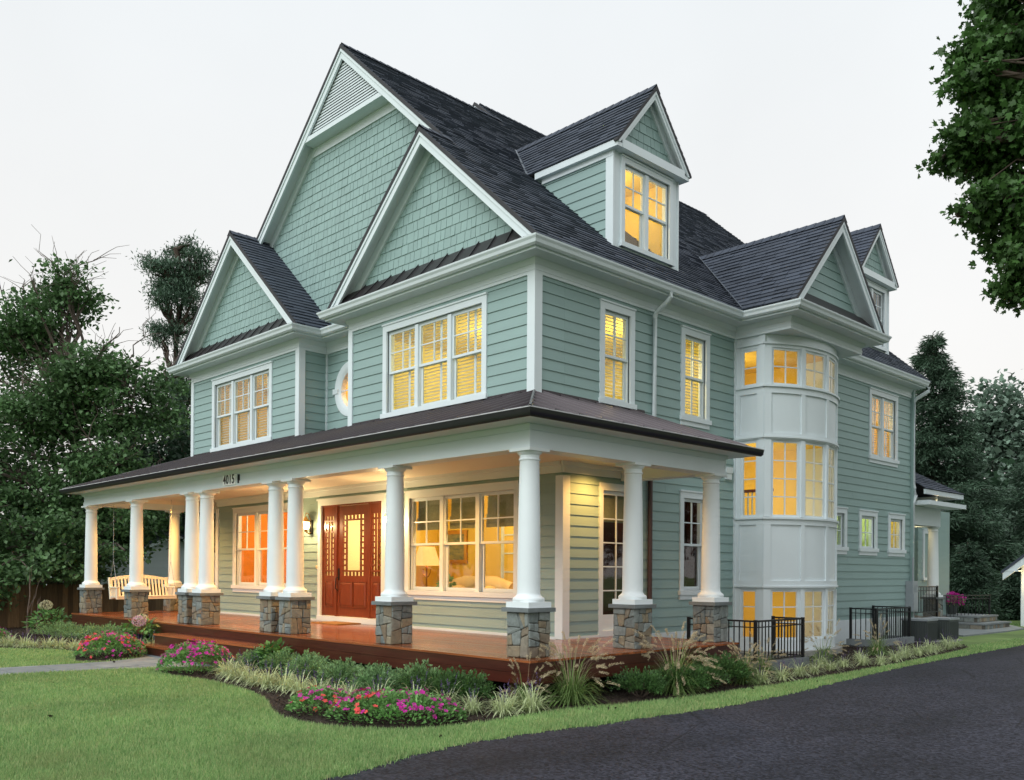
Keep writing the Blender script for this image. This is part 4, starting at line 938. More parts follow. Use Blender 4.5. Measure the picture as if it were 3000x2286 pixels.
room(-7.2, -5.3, .84, 2.6, 4.0, 5.95, M['wallY'], 'f', 'landing')
for z0, z1 in ((4.3, 5.95), (1.2, 3.98)): room(-2.2, .62, 5.99, 8.9, z0, z1, M['wallA'], 'fr', 'stair_hall')
room(-2.2, .62, 5.99, 8.9, -.58, 1.0, M['wallA'], 'fr', 'basement_room')
room(-2.5, -.12, 11.0, 14.6, 3.4, 5.95, M['wallY'], 'r', 'rear_bedroom')
room(-2.0, -.12, 9.7, 12.9, .05, 3.0, M['wallG'], 'r', 'pantry'); room(-2.0, -.12, 13.0, 14.6, .05, 3.0, M['wallYG'], 'r', 'bath')
W1_ = (1, .80, .45); WO = (1, .83, .46)
light('orange_room_lamp', (-10.2, 1.9, 2.5), 110, WO); light('hall_lamp', (-6.4, 1.9, 2.0), 85, W1_, .2)
light('living_room_lamp', (-2.6, 1.5, 2.6), 55, W1_); light('dining_room_lamp', (-.6, 3.9, 2.6), 7, WO)
light('bedroom_lamp', (-2.6, 2.2, 5.5), 190, (1, .80, .36), .2); light('bedroom_lamp', (-.9, 3.6, 5.4), 70, (1, .78, .34), .2)
light('bedroom_lamp', (-9.8, 1.9, 5.0), 75, (1, .86, .48), .2); light('landing_lamp', (-6.3, 1.5, 5.6), 45, (1, .66, .34))
light('stair_lamp', (-.9, 7.2, 5.1), 48, WO, .3); light('stair_lamp', (-.9, 7.2, 2.7), 75, WO, .3); light('basement_lamp', (-.9, 7.2, .25), 42, W1_, .3)
light('rear_bedroom_lamp', (-1.2, 12.9, 5.5), 60, W1_); light('pantry_lamp', (-.9, 12.1, 2.8), 30, (1, .95, .7)); light('bath_lamp', (-.9, 13.8, 2.8), 22, W1_)
# baluster rail and doorway glimpsed in the stair hall
for i in range(9): obj('baluster', MB().tube([(.18, 6.35 + .0, .1), (.18, 6.35, .1)], .01, 4) if False else MB().box(-.5 + .10 * i, -.475 + .10 * i, 6.6, 6.625, 2.0, 2.85), M['white'], HP)
obj('handrail', MB().box(-.6, .5, 6.58, 6.645, 2.85, 2.91), M['doorwood'], HP)
for z0 in (1.2, 4.3, -.58): obj('interior_door_frame', MB().box(-2.16, -2.10, 7.0, 7.12, z0, z0 + (2.1 if z0 > 0 else 1.4)).box(-2.16, -2.10, 7.9, 8.02, z0, z0 + (2.1 if z0 > 0 else 1.4)).box(-2.16, -2.10, 7.0, 8.02, z0 + (2.1 if z0 > 0 else 1.4), z0 + (2.2 if z0 > 0 else 1.48)), M['white'], HP)
fd = MB().box(-3.30, -3.22, 2.40, 2.42, .03, 2.3).box(-2.62, -2.54, 2.40, 2.42, .03, 2.3).box(-3.22, -2.62, 2.40, 2.42, 2.2, 2.3)
for i in range(5): fd.box(-3.22, -2.62, 2.405, 2.418, .35 + .38 * i, .38 + .38 * i)
fd.box(-2.935, -2.905, 2.404, 2.419, .03, 2.2); obj('interior_french_door', fd, M['white'], HP)

flush_later = True
# ================================================================= THINGS ON AND IN THE HOUSE
def floor_lamp():
    t = thing('floor_lamp', (-4.86, 1.70, .03), 'lit floor lamp with wide fabric shade inside the yellow living room window', 'lamp')
    obj('stem', MB().lathe([(.13, 0), (.13, .02), (.03, .05), (.018, .10), (.016, 1.15), (.03, 1.18), (.012, 1.22)], (-4.86, 1.70, .03), 14), M['gold'], t, smooth=True)
    for s in (-1, 1): obj('arm', MB().tube([(-4.86, 1.70, 1.0), (-4.86 + s * .06, 1.70, 1.02), (-4.86 + s * .12, 1.70, 1.10), (-4.86 + s * .12, 1.70, 1.18)], .010, 6), M['gold'], t, smooth=True)
    obj('lamp_shade', MB().lathe([(.30, 1.22), (.17, 1.62), (.165, 1.62), (.295, 1.22)], (-4.86, 1.70, .03), 24), M['lampshade'], t, smooth=True)
    light('floor_lamp_glow', (-4.78, 1.62, 1.80), 12, W1_, .08)
floor_lamp()
pic = thing('framed_painting', (-4.80, 2.41, 1.3), 'landscape painting in gilt frame on the living room wall', 'painting')
pf = MB().box(-5.24, -4.36, 2.38, 2.42, 1.30, 1.38).box(-5.24, -4.36, 2.38, 2.42, 1.94, 2.02).box(-5.24, -5.16, 2.38, 2.42, 1.38, 1.94).box(-4.44, -4.36, 2.38, 2.42, 1.38, 1.94)
obj('frame', pf, M['gold'], pic); obj('canvas', MB().box(-5.16, -4.44, 2.40, 2.418, 1.38, 1.94), M['canvas'], pic)
def sofa():
    t = thing('sofa', (-3.9, 1.95, .03), 'cream sofa with rolled back below the living room painting', 'sofa')
    x0, x1 = -4.7, -2.75
    obj('base', MB().box(x0, x1, 1.55, 2.30, .08, .45), M['cream'], t)
    obj('back', MB().tube([(x0, 2.22, .80), (x0 + .5, 2.22, .87), (x1 - .5, 2.22, .87), (x1, 2.22, .78)], [.14, .17, .17, .13], 12).box(x0, x1, 2.15, 2.30, .4, .85), M['cream'], t, smooth=True)
    for i in range(2): obj('cushion', MB().lathe([(.05, -.12), (.18, -.08), (.22, 0), (.18, .08), (.05, .12)], (x0 + .5 + .95 * i, 2.0, .72), 12), M['cream'], t, smooth=True)
    for xx in (x0 - .12, x1): obj('arm', MB().box(xx, xx + .12, 1.55, 2.30, .08, .68), M['cream'], t)
sofa()
def leafblob(c, r, n, size, seed):
    rr = np.random.default_rng(seed); d = rr.normal(size=(n, 3)); d /= np.linalg.norm(d, axis=1)[:, None]; p = np.array(c) + d * np.array(r) * rr.uniform(.4, 1, (n, 1)) ; return p
def leaves_mesh(name, P, size, m, seed=0, aspect=0.55, droop=0.0, up=0.3, dirs=None, fold=True):
    """one leaf (4 verts, 2 tris as a folded kite) per point"""
    rr = np.random.default_rng(seed); n = len(P); P = np.asarray(P, float)
    d = rr.normal(size=(n, 3)) if dirs is None else np.asarray(dirs) + rr.normal(size=(n, 3)) * .35
    d[:, 2] -= droop; d /= np.linalg.norm(d, axis=1)[:, None] + 1e-9
    nn = rr.normal(size=(n, 3)); nn[:, 2] += up * 3; s = np.cross(d, nn); s /= np.linalg.norm(s, axis=1)[:, None] + 1e-9
    nrm = np.cross(s, d); sz = size * rr.uniform(.6, 1.25, (n, 1))
    a = P; b = P + d * sz * .45 + s * sz * aspect * .5 + nrm * sz * .08; c = P + d * sz; e = P + d * sz * .45 - s * sz * aspect * .5 + nrm * sz * .08
    vs = np.stack([a, b, c, e], 1).reshape(-1, 3); k = np.arange(n)[:, None] * 4
    fs = np.concatenate([k + np.array([[0, 1, 2]]), k + np.array([[0, 2, 3]])], 1).reshape(-1, 3) if fold else None
    return tri_mesh(name, vs, fs, m)
def lobed_mesh(name, P, size, m, seed=0):
    rr = np.random.default_rng(seed); n = len(P); P = np.asarray(P, float)
    d = rr.normal(size=(n, 3)); d[:, 2] -= .6; d /= np.linalg.norm(d, axis=1)[:, None]
    nn = rr.normal(size=(n, 3)); nn[:, 2] += 1.0; s_ = np.cross(d, nn); s_ /= np.linalg.norm(s_, axis=1)[:, None] + 1e-9; q = np.cross(s_, d); sz = size * rr.uniform(.6, 1.2, (n, 1))
    out = [(0, 0), (.30, -.02), (.52, .22), (.34, .34), (.50, .72), (.22, .60), (0, 1.05), (-.22, .60), (-.50, .72), (-.34, .34), (-.52, .22), (-.30, -.02)]
    vs = np.stack([P + (s_ * a + d * b + q * (-.35 * a * a)) * sz for a, b in out], 1).reshape(-1, 3); k = np.arange(n)[:, None] * 12
    tris = [(0, 1, 3), (1, 2, 3), (0, 3, 5), (3, 4, 5), (0, 5, 7), (5, 6, 7), (0, 7, 9), (7, 8, 9), (0, 9, 11), (9, 10, 11)]
    fs = np.concatenate([k + np.array([t]) for t in tris], 1).reshape(-1, 3); return tri_mesh(name, vs, fs, m)
def tri_mesh(name, vs, fs, m):
    me = bpy.data.meshes.new(name); vs = np.asarray(vs, np.float32); fs = np.asarray(fs, np.int32)
    me.vertices.add(len(vs)); me.vertices.foreach_set('co', vs.ravel()); me.loops.add(fs.size); me.loops.foreach_set('vertex_index', fs.ravel())
    me.polygons.add(len(fs)); me.polygons.foreach_set('loop_start', np.arange(len(fs), dtype=np.int32) * 3)
    me.materials.append(m); me.update(calc_edges=True); me.validate(); return me
hp = thing('potted_plant', (-3.55, 1.15, .03), 'small leafy houseplant on stand inside the living room window', 'plant')
obj('stand', MB().lathe([(.12, 0), (.02, .04), (.02, .6), (.10, .62), (.12, .72)], (-3.55, 1.15, .03), 12), M['iron'], hp, smooth=True)
link('foliage', leaves_mesh('foliage', leafblob((-3.55, 1.15, .88), (.13, .13, .13), 120, .1, 3), .10, M['leafB'], 3), hp)

def lantern(x, lab):
    y0 = Y1 - .02; t = thing('wall_lantern', (x, y0, 2.0), lab, 'lantern', None)
    c = (x, y0 - .16, 0)
    obj('backplate', MB().box(x - .05, x + .05, y0 - .03, y0 + .0, 1.96, 2.28), M['iron'], t)
    obj('arm', MB().tube([(x, y0 - .02, 2.0), (x, y0 - .08, 1.97), (x, y0 - .16, 2.02)], .012, 6).tube([(x, y0 - .02, 2.26), (x, y0 - .09, 2.42), (x, y0 - .15, 2.44), (x, y0 - .16, 2.38)], .009, 6), M['gold'], t, smooth=True)
    obj('roof', MB().lathe([(.012, 2.36), (.03, 2.33), (.075, 2.28), (.105, 2.235), (.10, 2.23), (.02, 2.23)], c, 12), M['gold'], t, smooth=True)
    obj('globe', MB().lathe([(.05, 2.06), (.085, 2.11), (.095, 2.16), (.085, 2.229)], c, 16), M['lanternglass'], t, smooth=True)
    obj('base', MB().lathe([(.01, 2.01), (.03, 2.03), (.06, 2.06), (.055, 2.065), (.01, 2.065)], c, 12), M['gold'], t, smooth=True)
    light('lantern_bulb', (x, y0 - .30, 2.15), 60, (1, .70, .34), .06)
lantern(-7.78, 'lit bronze wall lantern between the orange room window and the front door')
lantern(-4.62, 'lit bronze wall lantern between the front door and living room window')
bell = obj('doorbell', MB().box(-7.58, -7.53, Y1 - .03, Y1 + .0, 1.17, 1.25).lathe([(.02, 0), (.02, .02)], (-7.555, Y1 - .035, 1.2), 8), M['cream']); tag(bell, 'small doorbell button beside the mahogany front door', 'doorbell')
dm = obj('doormat', MB().box(-6.72, -5.72, .02, .62, .0, .02), M['doormat']); tag(dm, 'brown coir doormat on the wet porch deck', 'doormat')
# recessed ceiling lamps: housing rings on the ceiling
def can(x, y, pw, ang=110, tgt=None, lab=None):
    o = obj('recessed_light', MB().lathe([(.07, 2.978), (.085, 2.978), (.085, 2.986), (.07, 2.986)], (x, y, 0), 16), M['white'])
    tag(o, lab, 'ceiling light', 'recessed lights in the porch ceiling'); obj('lens', MB().lathe([(.069, 2.980), (.069, 2.984)], (x, y, 0), 16), M['canlens'], o)
    light('recessed_lamp', (x, y, 2.96), pw, (1, .50, .12), .06, spot=ang, target=tgt or (x, y, 0), blend=.8)
for cx_, cy_, pw, lab in ((-13.2, -.6, 430, 'recessed porch ceiling light over the swing'), (-9.9, -.6, 430, 'recessed porch ceiling light before the orange room window'), (-6.2, -.7, 430, 'recessed porch ceiling light before the front door'), (-2.6, -.6, 440, 'recessed porch ceiling light before the living room window'), (.50, 1.25, 190, 'recessed porch ceiling light beside the glazed side door')):
    can(cx_, cy_, pw, 150, lab=lab)
# number plaque
pq = thing('house_number_sign', (-6.21, BY0 - .004, 2.79), 'white house number plaque reading 4015 on the porch beam', 'sign')
obj('plate', MB().box(-6.50, -5.98, BY0 - .026, BY0 + .016, 2.785, 2.985), M['plaque'], pq)
def text(body, size, loc, rot, m, parent, ext=.003, name='lettering', sx=1.0):
    cu = bpy.data.curves.new(name, 'FONT'); cu.body = body; cu.size = size; cu.extrude = ext; cu.align_x = 'CENTER'; cu.align_y = 'CENTER'; cu.offset = size * .012; cu.space_character = 1.12
    tmp = bpy.data.objects.new('tmp_text', cu); COL.objects.link(tmp); dg = bpy.context.evaluated_depsgraph_get(); me = bpy.data.meshes.new_from_object(tmp.evaluated_get(dg))
    bpy.data.objects.remove(tmp); me.materials.clear(); me.materials.append(m)
    me.transform(Matrix.Translation(loc) @ rot @ Matrix.Diagonal((sx, 1, 1, 1))); return link(name, me, parent)
text('4015', .25, (-6.24, BY0 - .030, 2.885), Matrix.Rotation(R(90), 4, 'X'), M['num'], pq, name='numerals', sx=.85)
fb = obj('flag_bracket', MB().box(-5.886, -5.872, BY0 - .03, BY0 + .016, 2.80, 2.97), M['iron']); tag(fb, 'black flag bracket on the porch beam beside the number plaque', 'bracket')
vt_ = obj('wall_vent', MB().fbox(RX, 5.55, 5.75, 3.05, 3.28, .015, .06).fbox(RX, 5.53, 5.77, 3.18, 3.30, .015, .075), M['white']); tag(vt_, 'small white louvred vent on the siding beside the curved bay', 'vent')

def swing():
    L = thing('porch_swing', (-13.15, -.95, .45), 'cream wooden porch swing with slatted back hung on chains', 'swing')
    y0, y1 = -1.70, -.20; xb, xf = -13.50, -13.02
    for i in range(6): obj('seat_slat', MB().box(xb + .06 + .078 * i, xb + .125 + .078 * i, y0, y1, .43, .452), M['swing'], L)
    obj('seat_rail', MB().box(xf - .0, xf + .025, y0, y1, .37, .45), M['swing'], L); obj('seat_rail', MB().box(xb + .02, xb + .05, y0, y1, .37, .45), M['swing'], L)
    n = 17
    for i in range(n):
        yy = y0 + .05 + (y1 - y0 - .1) * i / (n - 1); t = (i / (n - 1) - .5) * 2; h = .86 + .07 * (1 - t * t)
        a, b = Vector((xb + .06, yy, .45)), Vector((xb - .06, yy, h)); d = Vector((0, .022, 0)); e = Vector((.016, 0, 0))
        obj('back_slat', MB().add([a - d, a + d, b + d, b - d, a - d + e, a + d + e, b + d + e, b - d + e], [(0, 1, 2, 3), (4, 5, 6, 7), (0, 1, 5, 4), (1, 2, 6, 5), (2, 3, 7, 6), (3, 0, 4, 7)]), M['swing'], L)
    vs = []; fs = []
    for i in range(13):
        t = (i / 12 - .5) * 2; yy = y0 + (y1 - y0) * i / 12; zt = .90 + .09 * (1 - t * t); zb = .83 + .07 * (1 - t * t)
        vs += [(xb - .07, yy, zb), (xb - .03, yy, zb), (xb - .04, yy, zt), (xb - .08, yy, zt)]
    for i in range(12):
        for k in range(4): fs.append((i * 4 + k, i * 4 + (k + 1) % 4, i * 4 + 4 + (k + 1) % 4, i * 4 + 4 + k))
    fs += [(0, 1, 2, 3), (48, 51, 50, 49)]; obj('top_rail', MB().add(vs, fs), M['swing'], L)
    for yy in (y0 - .02, y1 - .03):
        obj('arm', MB().box(xb, xf + .08, yy - .02, yy + .07, .66, .685), M['swing'], L)
        obj('arm_post', MB().box(xf - .02, xf + .04, yy, yy + .05, .37, .66), M['swing'], L); obj('arm_post', MB().add([(xb + .03, yy, .37), (xb + .10, yy, .37), (xb - .03, yy, .92), (xb - .09, yy, .92), (xb + .03, yy + .05, .37), (xb + .10, yy + .05, .37), (xb - .03, yy + .05, .92), (xb - .09, yy + .05, .92)], [(0, 1, 2, 3), (4, 5, 6, 7), (0, 1, 5, 4), (1, 2, 6, 5), (2, 3, 7, 6), (3, 0, 4, 7)]), M['swing'], L)
        for k in range(4): obj('arm_slat', MB().box(xb + .13 + .085 * k, xb + .16 + .085 * k, yy + .01, yy + .04, .40, .66), M['swing'], L)
        top = Vector((xb + .22, yy + .02, 2.99)); kn = Vector((xb + .22, yy + .02, 1.35)); ch = MB()
        for a, b in ((top, kn), (kn, Vector((xf, yy + .02, .685))), (kn, Vector((xb - .02, yy + .02, .70)))):
            n = int((b - a).length / .045)
            for i in range(n):
                p, q = a.lerp(b, i / n), a.lerp(b, (i + 1.15) / n); s = Vector((.008, 0, 0)) if i % 2 else Vector((0, .008, 0))
                ch.tube([p, (p + q) / 2 + s, q], .0035, 4).tube([p, (p + q) / 2 - s, q], .0035, 4)
        obj('chain', ch, M['steel'], L)
swing()
def meter():
    t = thing('electric_meter_box', (.1, 14.6, .1), 'grey electric meter cabinet on the siding by the rear corner', 'meter box')
    obj('cabinet', MB().fbox(RX, 14.44, 14.76, .12, .95, .02, .22), M['steel'], t); obj('cover', MB().fbox(RX, 14.46, 14.74, .16, .60, .22, .235), M['steel'], t)
    obj('dial', MB().tube([(.22, 14.60, .74), (.30, 14.60, .74)], .09, 16), M['glass'], t); obj('conduit', MB().tube([(.10, 14.52, .12), (.10, 14.52, -.55)], .03, 8).tube([(.12, 14.68, .95), (.12, 14.68, 1.6)], .025, 8), M['steel'], t)
meter()
def ac(x, y, lab):
    t = thing('air_conditioner', (x, y, G0), lab, 'air conditioner', 'air conditioners by the rear corner')
    obj('body', MB().box(x - .32, x + .32, y - .32, y + .32, G0 + .03, G0 + .55), M['acmetal'], t)
    for i in range(10):
        a = -.29 + .062 * i; obj('louvre', MB().box(x + a, x + a + .02, y - .335, y - .32, G0 + .06, G0 + .5), M['acmetal'], t); obj('louvre', MB().box(x + .32, x + .335, y + a, y + a + .02, G0 + .06, G0 + .5), M['acmetal'], t)
    obj('lid', MB().box(x - .34, x + .34, y - .34, y + .34, G0 + .55, G0 + .60), M['steel'], t); obj('pad', MB().box(x - .40, x + .40, y - .40, y + .40, G0 - .02, G0 + .03), M['concrete'], t)
ac(.85, 13.30, 'dark air conditioner beside the long iron railing'); ac(1.0, 14.35, 'dark air conditioner below the meter cabinet at the rear corner')

# iron railings
def railing(name, path, z0, z1, lab, dense=.105, gate=False):
    t = thing(name, (path[0][0], path[0][1], z0), lab, 'railing')
    for (a, b) in zip(path[:-1], path[1:]):
        a, b = Vector((*a, 0)), Vector((*b, 0)); d = (b - a); L = d.length; d.normalize(); s = Vector((d.y, -d.x, 0)) * .018
        for zz, hh in ((z1 - .03, .03), (z0 + .10, .025), (z1 - .13, .018)):
            v = [a - s, b - s, b + s, a + s]; obj('rail', MB().add([q + Vector((0, 0, zz)) for q in v] + [q + Vector((0, 0, zz + hh)) for q in v], [(3, 2, 1, 0), (4, 5, 6, 7), (0, 1, 5, 4), (1, 2, 6, 5), (2, 3, 7, 6), (3, 0, 4, 7)]), M['iron'], t)
        n = int(L / dense)
        for i in range(1, n):
            p = a + d * (L * i / n); obj('baluster', MB().box(p.x - .008, p.x + .008, p.y - .008, p.y + .008, z0 + .11, z1 - .02), M['iron'], t)
    for p in path: obj('post', MB().box(p[0] - .025, p[0] + .025, p[1] - .025, p[1] + .025, z0 - .25, z1 + .01), M['iron'], t)
    return t
railing('stair_railing', [(.62, 3.45), (2.0, 3.45), (2.0, 5.1), (1.39, 5.1)], -.5, .31, 'black iron railing round the basement stair beside the porch end')
rl2 = railing('areaway_railing', [(.35, 10.5), (.97, 10.5), (.97, 12.4), (.05, 12.4)], -.62, .32, 'long black iron railing round the areaway between curved bay and meter box')
for nm, x0, x1, y0, y1, lab in (('areaway_kerb', .55, 2.08, 3.37, 5.2, 'grey stone kerb under the basement stair railing'), ('areaway_kerb', .28, 1.05, 10.42, 12.5, 'grey stone kerb under the long areaway railing')):
    k = MB().box(x1 - .16, x1, y0, y1, G0 - .1, -.42).box(x0, x1 - .16, y0, y0 + .16, G0 - .1, -.42).box(x0, x1 - .16, y1 - .16, y1, G0 - .1, -.42); tag(obj(nm, k, M['bluestone']), lab, 'kerb')

# rear porch
def rear_porch():
    P = HP
    obj('rear_porch_floor', MB().box(-5, .05, YR + .02, 17.25, -.16, -.10), M['deck'], P); obj('rear_porch_skirt', MB().box(-5, .03, YR + .03, 17.2, -.42, -.161), M['white'], P)
    for xx in (-4.8, -.2): obj('rear_porch_post', MB().box(xx - .12, xx + .08, 16.95, 17.15, G0 - .1, -.42), M['stone'], P)
    global PW
    pier(-.23, 16.98, -.10, .42, single=False, seed=77)
    c = obj('column', MB().lathe([(r * 1.0, z * 1.0) for r, z in prof], (-.23, 16.98, .53), 24), M['column'], P, smooth=True); obj('plinth', MB().box(-.44, -.02, 16.77, 17.19, .474, .53), M['column'], c)
    obj('rear_porch_beam', MB().box(-5, -.08, 16.83, 17.13, 2.53, 3.05).box(-.38, -.08, YR + .02, 16.829, 2.53, 3.05), M['white'], P)
    obj('rear_porch_ceiling', MB().box(-5, -.4, YR + .02, 16.8, 3.0, 3.04), M['ceiling'], P)
    rpr = obj('rear_porch_roof', MB().add([(.42, YR + .02, 3.47), (.42, 17.6, 3.47), (-1.8, 15.6, 4.85), (-1.8, YR + .02, 4.85), (-5.4, 17.6, 3.47), (-5.4, 15.6, 4.85)], [(0, 1, 2, 3), (1, 4, 5, 2)]), M['roofdeck'], P)
    rf_ = slope_frame('y', .42, 3.47, 1.38 / 2.22, 1); vv_ = math.hypot(2.22, 1.38); roof_tabs(rf_, [[(YR + .02, 0), (17.6, 0), (15.6, vv_), (YR + .02, vv_)]], rpr, YR, 17.6, vv_, seed=31)
    obj('rear_porch_fascia', MB().box(-5.3, .40, 17.5, 17.58, 3.34, 3.465).box(.33, .40, YR + .03, 17.499, 3.34, 3.465), M['white'], P)
    obj('rear_porch_gutter', MB().sweep([(.30, YR + .1), (.30, 17.5)][::-1], [(0, 3.05), (.10, 3.06), (.14, 3.16), (0, 3.16)]) if False else MB().box(-5.2, .46, 17.5, 17.62, 3.05, 3.17).box(.0, .46, YR + .1, 17.499, 3.05, 3.17), M['white'], P)
    obj('rear_window', MB().fbox(Fr((-.9, 0, 0), (0, 1, 0), (0, 0, 1), (1, 0, 0)), 15.0, 15.02, 0, 3, 0, .02), M['siding'], P)
    wl = thing('porch_ceiling_lamp', (-.05, 16.2, 3.2), 'small lit lamp under the rear porch eave', 'lamp'); obj('bulb', MB().lathe([(.02, 3.05), (.06, 3.09), (.06, 3.14), (.02, 3.17)], (.12, 16.3, .06), 10), M['bulb'], wl, smooth=True); obj('socket', MB().lathe([(.03, 3.17), (.03, 3.35)], (.12, 16.3, .06), 8), M['white'], wl)
    light('rear_porch_glow', (-.6, 16.2, 2.7), 14, W1_)
    # rear wing wall glimpsed behind the column
    obj('rear_wing', MB().box(-5.2, -1.25, 18.4, 21.0, -.3, 3.2), M['siding'], P)
    wf = right(-1.25); window(wf, 18.75, 19.7, .95, 2.55, 1, 'cas', pm=(2, 3))
    for i in range(18): piece('siding_board', lap(wf, [(18.4, -.3 + COURSE * i), (18.7, -.3 + COURSE * i), (18.7, -.3 + COURSE * (i + 1)), (18.4, -.3 + COURSE * (i + 1))], -.3 + COURSE * i, COURSE, .021, .006), M['siding'], P)
rear_porch()
rr_ = railing('rear_porch_railing', [(-.02, 15.1), (-.02, 16.75)], -.05, .80, 'short black iron railing on the rear porch beside the column')
flush()

# ================================================================= GROUND
def inpoly(P, poly):
    x, y = P[:, 0], P[:, 1]; r = np.zeros(len(P), bool); n = len(poly)
    for i in range(n):
        x0, y0 = poly[i]; x1, y1 = poly[(i + 1) % n]
        c = ((y0 > y) != (y1 > y)) & (x < (x1 - x0) * (y - y0) / (y1 - y0 + 1e-12) + x0); r ^= c
    return r
def smooth_poly(pts, n=4):
    """Catmull-Rom through an open run of points"""
    out = []; P = [Vector(p) for p in pts]
    for i in range(len(P) - 1):
        a, b, c, d = P[max(i - 1, 0)], P[i], P[i + 1], P[min(i + 2, len(P) - 1)]
        for k in range(n):
            t = k / n; out.append(tuple(.5 * ((2 * b) + (c - a) * t + (2 * a - 5 * b + 4 * c - d) * t * t + (3 * b - a - 3 * c + d) * t ** 3)))
    return out + [tuple(P[-1])]
def sheet(name, poly, z, m, kind='structure', thick=None):
    if thick: o = obj(name, MB().prism(WORLD, poly, z - thick, z), m)
    else: o = obj(name, MB().add([(x, y, z) for x, y in poly], [tuple(range(len(poly)))]), m)
    o['kind'] = kind; return o
gl = MB(); N_ = 60
ext = 320
obj('ground', MB().add([(-ext, -ext, G0), (ext, -ext, G0), (ext, ext, G0), (-ext, ext, G0)], [(0, 1, 2, 3)]), M['soil'], kind='structure')
edge_d = smooth_poly([(9.0, -16), (5.6, -9.6), (4.3, -7.4), (3.78, -5.8), (3.52, -4.4), (3.66, -2.5), (3.82, 0.1), (3.62, 2.8), (3.34, 5.6), (3.12, 10), (3.02, 14.2), (2.95, 19), (2.6, 23)], 14)
jit = random.Random(4)
edge_d = [(x + jit.uniform(-.035, .035), y + jit.uniform(-.03, .03)) for x, y in edge_d]
DRIVE = edge_d + [(14.5, 23), (14.5, -16)]
sheet('driveway', DRIVE, G0 + .006, M['asphalt'])
bed_edge = smooth_poly([(-4.9, -4.15), (-3.9, -4.2), (-2.78, -4.08), (-.96, -4.33), (.2, -4.80), (.95, -5.05), (1.8, -4.98), (2.5, -4.5), (2.72, -3.75), (2.72, -3.0), (2.68, -2.2), (2.95, -1), (3.08, .3), (3.15, 2.2), (3.10, 4.2), (2.92, 8), (2.60, 11.4), (2.2, 12.7), (1.4, 13.2)], 5)
BED = bed_edge + [(.1, 13.2), (.1, 0), (-4.4, -2.2), (-4.2, -3.3)]
sheet('flower_bed', BED, G0 + .008, M['mulch'])
lb_edge = smooth_poly([(-8.45, -3.0), (-7.5, -3.35), (-7.05, -4.0), (-7.25, -4.55), (-8.1, -4.35), (-9.3, -3.95), (-10.1, -3.98), (-11, -4.6), (-12.2, -5.2), (-14.5, -5.8), (-18.8, -6.2)], 4)
LBED = lb_edge + [(-18.8, 4), (-14.0, 4), (-14.0, -2.2), (-8.4, -2.2)]
sheet('flower_bed', LBED, G0 + .008, M['mulch'])
# bluestone walk: a bed of mortar with flagstones
wl_ = smooth_poly([(-7.0, -14), (-7.02, -9), (-7.0, -6.0), (-6.95, -4.9), (-6.95, -4.0), (-7.4, -3.35), (-8.4, -3.0)], 4)
wr_ = smooth_poly([(-4.1, -3.0), (-5.0, -3.55), (-5.45, -4.3), (-5.72, -5.4), (-5.85, -6.5), (-5.9, -9), (-5.9, -14)], 4)
WALK = wl_ + wr_
walk = sheet('walk', WALK, G0 + .012, M['mortar'])
rr = random.Random(21); y = -14.0
while y < -2.95:
    h = rr.uniform(.42, .75); x = -8.6 + rr.uniform(-.2, 0)
    while x < -4.0:
        w_ = rr.uniform(.45, .95); q = [(x + .007, y + .007), (x + w_ - .007, y + .007), (x + w_ - .007, min(y + h, -2.97) - .007), (x + .007, min(y + h, -2.97) - .007)]
        # clip by the walk outline row by row (outline is monotone in y)
        def xl(yy): 
            L_ = sorted(wl_, key=lambda p: p[1]); return float(np.interp(yy, [p[1] for p in L_], [p[0] for p in L_]))
        def xr(yy):
            L_ = sorted(wr_, key=lambda p: p[1]); return float(np.interp(yy, [p[1] for p in L_], [p[0] for p in L_]))
        y0, y1 = q[0][1], q[2][1]
        if y1 > y0 + .05:
            cl = [(xl(y0), y0 - .01), (xr(y0), y0 - .01), (xr(y1), y1 + .01), (xl(y1), y1 + .01)]
            pc = clip(q, cl)
            if pc: obj('flagstone', MB().prism(WORLD, pc, G0 - .01, G0 + .022 + rr.uniform(-.003, .003)), M['bluestone'], walk)
        x += w_
    y += h
# rear paving, stone steps
rw = sheet('rear_walk', [(-.6, 17.4), (.9, 16.2), (1.0, 19.5), (.9, 21.5), (-.5, 24), (-4, 24), (-4, 17.4)], G0 + .04, M['bluestone'], thick=.14)
st = thing('stone_steps', (-.8, 20.5, G0), 'low stone steps with bluestone treads beyond the rear porch', 'steps')
for i, (x1, y0, z) in enumerate(((.35, 19.6, -.38), (-.05, 20.1, -.18))):
    obj('tread', MB().box(-3.5, x1, y0 - .03, 22, z - .05, z), M['bluestone'], st)
    r = obj('riser', MB().box(-3.4, x1 - .03, y0, 21.9, G0 - .05 if i == 0 else -.38, z - .051), M['mortar'], st)
    for k in range(10):
        a = -3.3 + (x1 + 3.2) * k / 10; obj('stone', MB().box(a + .01, a + (x1 + 3.2) / 10 - .01, y0 - .02, y0 + .05, (G0 if i == 0 else -.375) + .01, z - .06), M['stone'], r)
        obj('stone', MB().box(x1 - .05, x1 - .015, y0 + .05 + .18 * k, y0 + .21 + .18 * k, (G0 if i == 0 else -.375) + .01, z - .06), M['stone'], r)
railing('step_railing', [(-.9, 18.9), (-.3, 21.9)], -.45, .48, 'black iron handrail beside the low stone steps', dense=.2)
pt = thing('flower_pot', (-1.2, 21.0, -.18), 'dark pot of bright pink flowers on the rear stone steps', 'flower pot')
obj('pot', MB().lathe([(.16, -.18), (.24, .1), (.26, .2), (.22, .2)], (-1.2, 21.0, 0), 16), M['acmetal'], pt, smooth=True)
